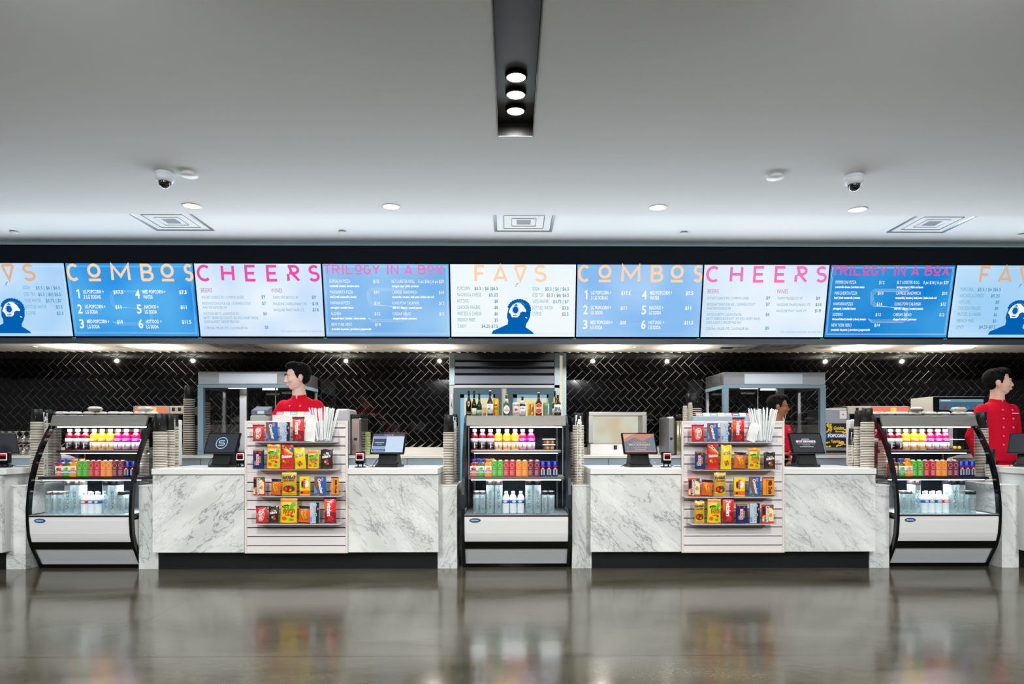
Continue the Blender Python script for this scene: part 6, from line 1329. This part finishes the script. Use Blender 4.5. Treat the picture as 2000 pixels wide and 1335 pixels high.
def person(label, loc, k, skin_c, rz, head_rz, head_rx, arms, lean=0, glasses=False, name_tag='', hair_long=0):
    """k = scale against 1.78 m; arms = [(elbow, wrist, hand end)] for the right (-x) and left (+x) arm, local metres facing -y"""
    t = thing('person', label, 'person', loc, rz=rz); t.scale = (k, k, k)
    skin = mat('skin_'+skin_c[0], skin_c[1], .5, spec=.4)
    red = mat('chef_red', (206, 6, 42), .8, spec=.2, bump=.4, bscale=90); trou = mat('trouser_black', (18, 18, 20), .8); shoe = mat('shoe_black', (12, 12, 12), .4)
    L = lambda z: -lean*max(0, z-.95)
    HP = Vector((0, L(1.6)-.02, 1.632)); HM = Matrix.Translation(HP) @ Euler((head_rx, 0, head_rz)).to_matrix().to_4x4() @ Matrix.Scale(1.17, 4)
    b = MB()
    ring_tube(b, [((0, L(.95), .93), .155, .105), ((0, L(1.08), 1.08), .135, .095), ((0, L(1.25), 1.25), .155, .105), ((0, L(1.36), 1.36), .155, .09), ((0, L(1.40), 1.40), .09, .06)])
    ring_tube(b, [((0, L(1.44), 1.44), .07, .066), ((0, L(1.52)-.005, 1.52), .060, .062), ((0, L(1.6)-.005, 1.59), .058, .062)])
    for s_ in (-1, 1):
        el, wr, he = [Vector(v) for v in arms[0 if s_ < 0 else 1]]; sh = Vector((s_*.158, L(1.36), 1.36))
        ring_tube(b, [(tuple(sh), .05, .05), (tuple(sh.lerp(el, .5)), .043, .043), (tuple(el), .036, .036), (tuple(el.lerp(wr, .35)), .037, .035), (tuple(wr), .024, .026)], seg=12)
        d = (he-wr).normalized(); sd = d.cross(Vector((0, 1, 0))); sd = sd.normalized() if sd.length > .3 else Vector((1, 0, 0)); nrm = sd.cross(d).normalized()
        ring_tube(b, [(tuple(wr), .024, .02), (tuple(wr+d*.04), .038, .016), (tuple(wr+d*.085), .040, .014)], seg=12)
        for f in range(4):
            o_ = (f-1.5)*.019; ln = (.062, .074, .070, .055)[f]; p0 = wr+d*.08+sd*o_; p1 = p0+d*ln*.5+nrm*.006; p2 = p1+d*ln*.45+nrm*.02
            b.tube([tuple(p0), tuple(p1), tuple(p2)], [.0085, .008, .0065], 8); b.ball(tuple(p2), .0066, 8)
        q0 = wr+d*.03+sd*.028*-s_; q1 = q0+d*.03+sd*.026*-s_; q2 = q1+d*.028; b.tube([tuple(q0), tuple(q1), tuple(q2)], [.011, .0095, .0075], 8); b.ball(tuple(q2), .0078, 8)
        hx = s_*.085; ring_tube(b, [((hx, 0, .93), .082, .09), ((hx+s_*.01, -.005, .70), .068, .074), ((hx+s_*.015, -.005, .50), .05, .056), ((hx+s_*.02, .01, .34), .048, .055), ((hx+s_*.02, .015, .10), .032, .038)], seg=12)
        ring_tube(b, [((hx+s_*.02, .03, .05), .034, .036), ((hx+s_*.025, -.06, .04), .038, .026), ((hx+s_*.03, -.15, .03), .036, .018)], seg=12)
    # head: skull, jaw, cheeks, nose, brow, lips, ears (one surface after fusing)
    h = MB(HM)
    h.ball((0, .018, .030), (.074, .094, .088), 24); h.ball((0, -.022, -.012), (.062, .066, .078), 24); h.ball((0, -.040, -.066), (.036, .036, .032), 18); h.ball((0, -.02, -.05), (.052, .056, .042), 20)
    for s_ in (-1, 1):
        h.ball((s_*.038, -.062, -.018), (.022, .018, .02), 14); h.ball((s_*.076, .012, -.005), (.009, .019, .031), 14); h.ball((s_*.030, -.076, .028), (.024, .012, .009), 12); h.ball((s_*.011, -.092, -.026), (.008, .010, .008), 10)
    h.tube([(0, -.083, .022), (0, -.091, -.002), (0, -.100, -.022)], [.007, .008, .010], 10); h.ball((0, -.099, -.024), (.0105, .009, .008), 12)
    h.ball((0, -.086, -.047), (.022, .010, .0055), 12); h.ball((0, -.084, -.056), (.019, .010, .006), 12)
    b.v += h.v; o_ = len(b.v)-len(h.v); b.f += [[i+o_ for i in f] for f in h.f]; b.m += h.m; b.sm += h.sm
    fuse(b, 'body', skin, .0052, t, 3)
    # clothes
    j = MB()
    ring_tube(j, [((0, L(.9), .86), .205, .145), ((0, L(1.0), 1.0), .185, .135), ((0, L(1.12), 1.12), .178, .128), ((0, L(1.27), 1.27), .192, .132), ((0, L(1.36), 1.355), .190, .122), ((0, L(1.41), 1.41), .145, .10), ((0, L(1.44), 1.445), .085, .075)], seg=22, caps=False)
    for s_ in (-1, 1):
        el, wr, he = [Vector(v) for v in arms[0 if s_ < 0 else 1]]; sh = Vector((s_*.160, L(1.37), 1.365))
        cf = el.lerp(wr, .80)
        ring_tube(j, [(tuple(sh), .068, .066), (tuple(sh.lerp(el, .5)), .062, .060), (tuple(el), .055, .053), (tuple(cf), .047, .045)], seg=14)
    fuse(j, 'chef_jacket', red, .0095, t, 5)
    cl = MB(); vs = []
    n = 26
    for kx, (rr_, z, yy) in enumerate(((.075, 1.425, 0), (.072, 1.462, -.004), (.066, 1.478, -.004), (.062, 1.46, 0), (.062, 1.43, 0))):
        for i in range(n): a = -PI/2+.12+(2*PI-.24)*i/(n-1); vs.append((rr_*math.cos(a), L(1.46)+yy+rr_*.98*math.sin(a), z-.016*max(0, -math.sin(a))))
    cl.add(vs, [(q_*n+i, q_*n+i+1, (q_+1)*n+i+1, (q_+1)*n+i) for q_ in range(4) for i in range(n-1)], 0, True); cl.build('collar', red, t)
    for row_ in range(5):
        for s_ in (-1, 1):
            z = 1.36-row_*.085; yb_ = L(z)-.134+(.01 if z > 1.33 else .0)
            MB().ball((s_*.052, yb_-.004, z), (.012, .006, .010), 10).build('button', mat('button_red', (240, 120, 140), .3), t)
    if name_tag:
        mb = MB(Matrix.Translation((.075, L(1.33)-.139, 1.325))); [mb.box(-.036+k*.012, -.027+k*.012, -.001, .001, 0, .008) for k in range(6)]; mb.build('stitched_name', WPL, t)
    q_ = MB()
    for s_ in (-1, 1):
        hx = s_*.085; ring_tube(q_, [((hx, 0, .95), .098, .112), ((hx+s_*.01, -.005, .70), .085, .09), ((hx+s_*.015, -.003, .48), .068, .072), ((hx+s_*.02, .01, .09), .06, .066)], seg=14)
    ring_tube(q_, [((0, 0, .90), .165, .118), ((0, 0, .98), .16, .115)], seg=18); fuse(q_, 'trousers', trou, .012, t, 3)
    for s_ in (-1, 1):
        hx = s_*.105; sh_ = MB(); ring_tube(sh_, [((hx, .05, .05), .045, .046), ((hx+s_*.005, -.06, .045), .05, .036), ((hx+s_*.008, -.17, .036), .045, .026)], seg=14); sh_.box(hx-.045, hx+.05, -.2, .09, 0, .02, bev=.01); fuse(sh_, 'shoe', shoe, .008, t, 2)
    # hair
    hr = MB(HM); hr.ball((0, .027, .042), (.079, .093, .085), 22); hr.ball((0, .046, .004), (.070, .060, .062), 20); hr.ball((0, -.042, .098), (.058, .044, .028), 16); hr.ball((.02, -.03, .110), (.05, .05, .026), 16)
    for s_ in (-1, 1): hr.ball((s_*.071, .0, .035), (.010, .03, .035), 12); hr.ball((s_*.072, -.012, .012), (.006, .010, .022), 10)
    for i in range(26):
        a = i*2.4; rr_ = .02+.0022*i; hr.ball((rr_*math.cos(a), .01+rr_*math.sin(a)*1.1, .118-rr_*rr_*6), (.018, .018, .014), 8)
    fuse(hr, 'hair', mat('hair_black', (10, 9, 11), .75, spec=.15, bump=.6, bscale=140), .006, t, 2)
    for s_ in (-1, 1):
        e = MB(HM); e.ball((s_*.030, -.0775, .010), (.0125, .007, .0062), 12); e.build('eye', mat('eye_white', (225, 222, 218), .25), t)
        e = MB(HM); e.ball((s_*.030, -.0835, .010), (.0052, .003, .0055), 10); e.build('iris', mat('iris_dark', (34, 20, 14), .2), t)
        e = MB(HM); e.tube([(s_*.012, -.090, .030), (s_*.030, -.092, .035), (s_*.050, -.080, .029)], [.0035, .0045, .0025], 8); e.build('eyebrow', mat('hair_black', (10, 9, 11), .75), t)
    e = MB(HM); e.ball((0, -.0925, -.0475), (.019, .005, .0035), 12); e.ball((0, -.091, -.055), (.016, .006, .0042), 12); e.build('lips', mat('lip_'+skin_c[0], tuple(int(v*.86) if i else v for i, v in enumerate(skin_c[1])), .45), t)
    if glasses:
        g = MB(HM)
        for s_ in (-1, 1):
            g.tube([(s_*.031+.021*math.cos(2*PI*i/16), -.100, .010+.014*math.sin(2*PI*i/16)) for i in range(17)], .0022, 6); g.tube([(s_*.052, -.098, .016), (s_*.074, -.06, .014), (s_*.078, .02, .010)], .0022, 6)
        g.tube([(-.011, -.101, .014), (.011, -.101, .014)], .002, 6); g.build('glasses', BLKG, t)
        g = MB(HM)
        for s_ in (-1, 1): g.ell(s_*.031, .010, .020, .013, -.100, 0, 16)
        g.build('lens', GLASS, t)
    return t
person('person with short dark hair in a red double-breasted chef jacket standing at right, looking right', (X_(1947, 6.95), 6.95, 0), 1.03, ('a', (232, 186, 164)), .12, 1.0, .0, [((-.27, .02, 1.10), (-.24, -.06, .86), (-.24, -.10, .78)), ((.29, .08, 1.13), (.17, .20, .97), (.08, .24, .93))], name_tag='x')
person('person in a red shirt wearing glasses, seen in profile through the right popcorn machine', (X_(1519, 7.1), 7.12, 0), .885, ('b', (150, 96, 66)), .55, .75, .1, [((-.26, .0, 1.12), (-.22, -.2, 1.0), (-.2, -.28, .98)), ((.26, .0, 1.12), (.22, -.2, 1.0), (.2, -.28, .98))], glasses=True)
person('person in a bright red shirt leaning forward in front of the left popcorn machine', (X_(590, 7.05), 7.12, 0), 1.06, ('c', (236, 196, 184)), -.1, -1.0, .12, [((-.31, -.08, 1.14), (-.2, -.3, 1.0), (-.16, -.38, .98)), ((.31, -.08, 1.14), (.22, -.3, 1.0), (.18, -.38, .98))], lean=.22)
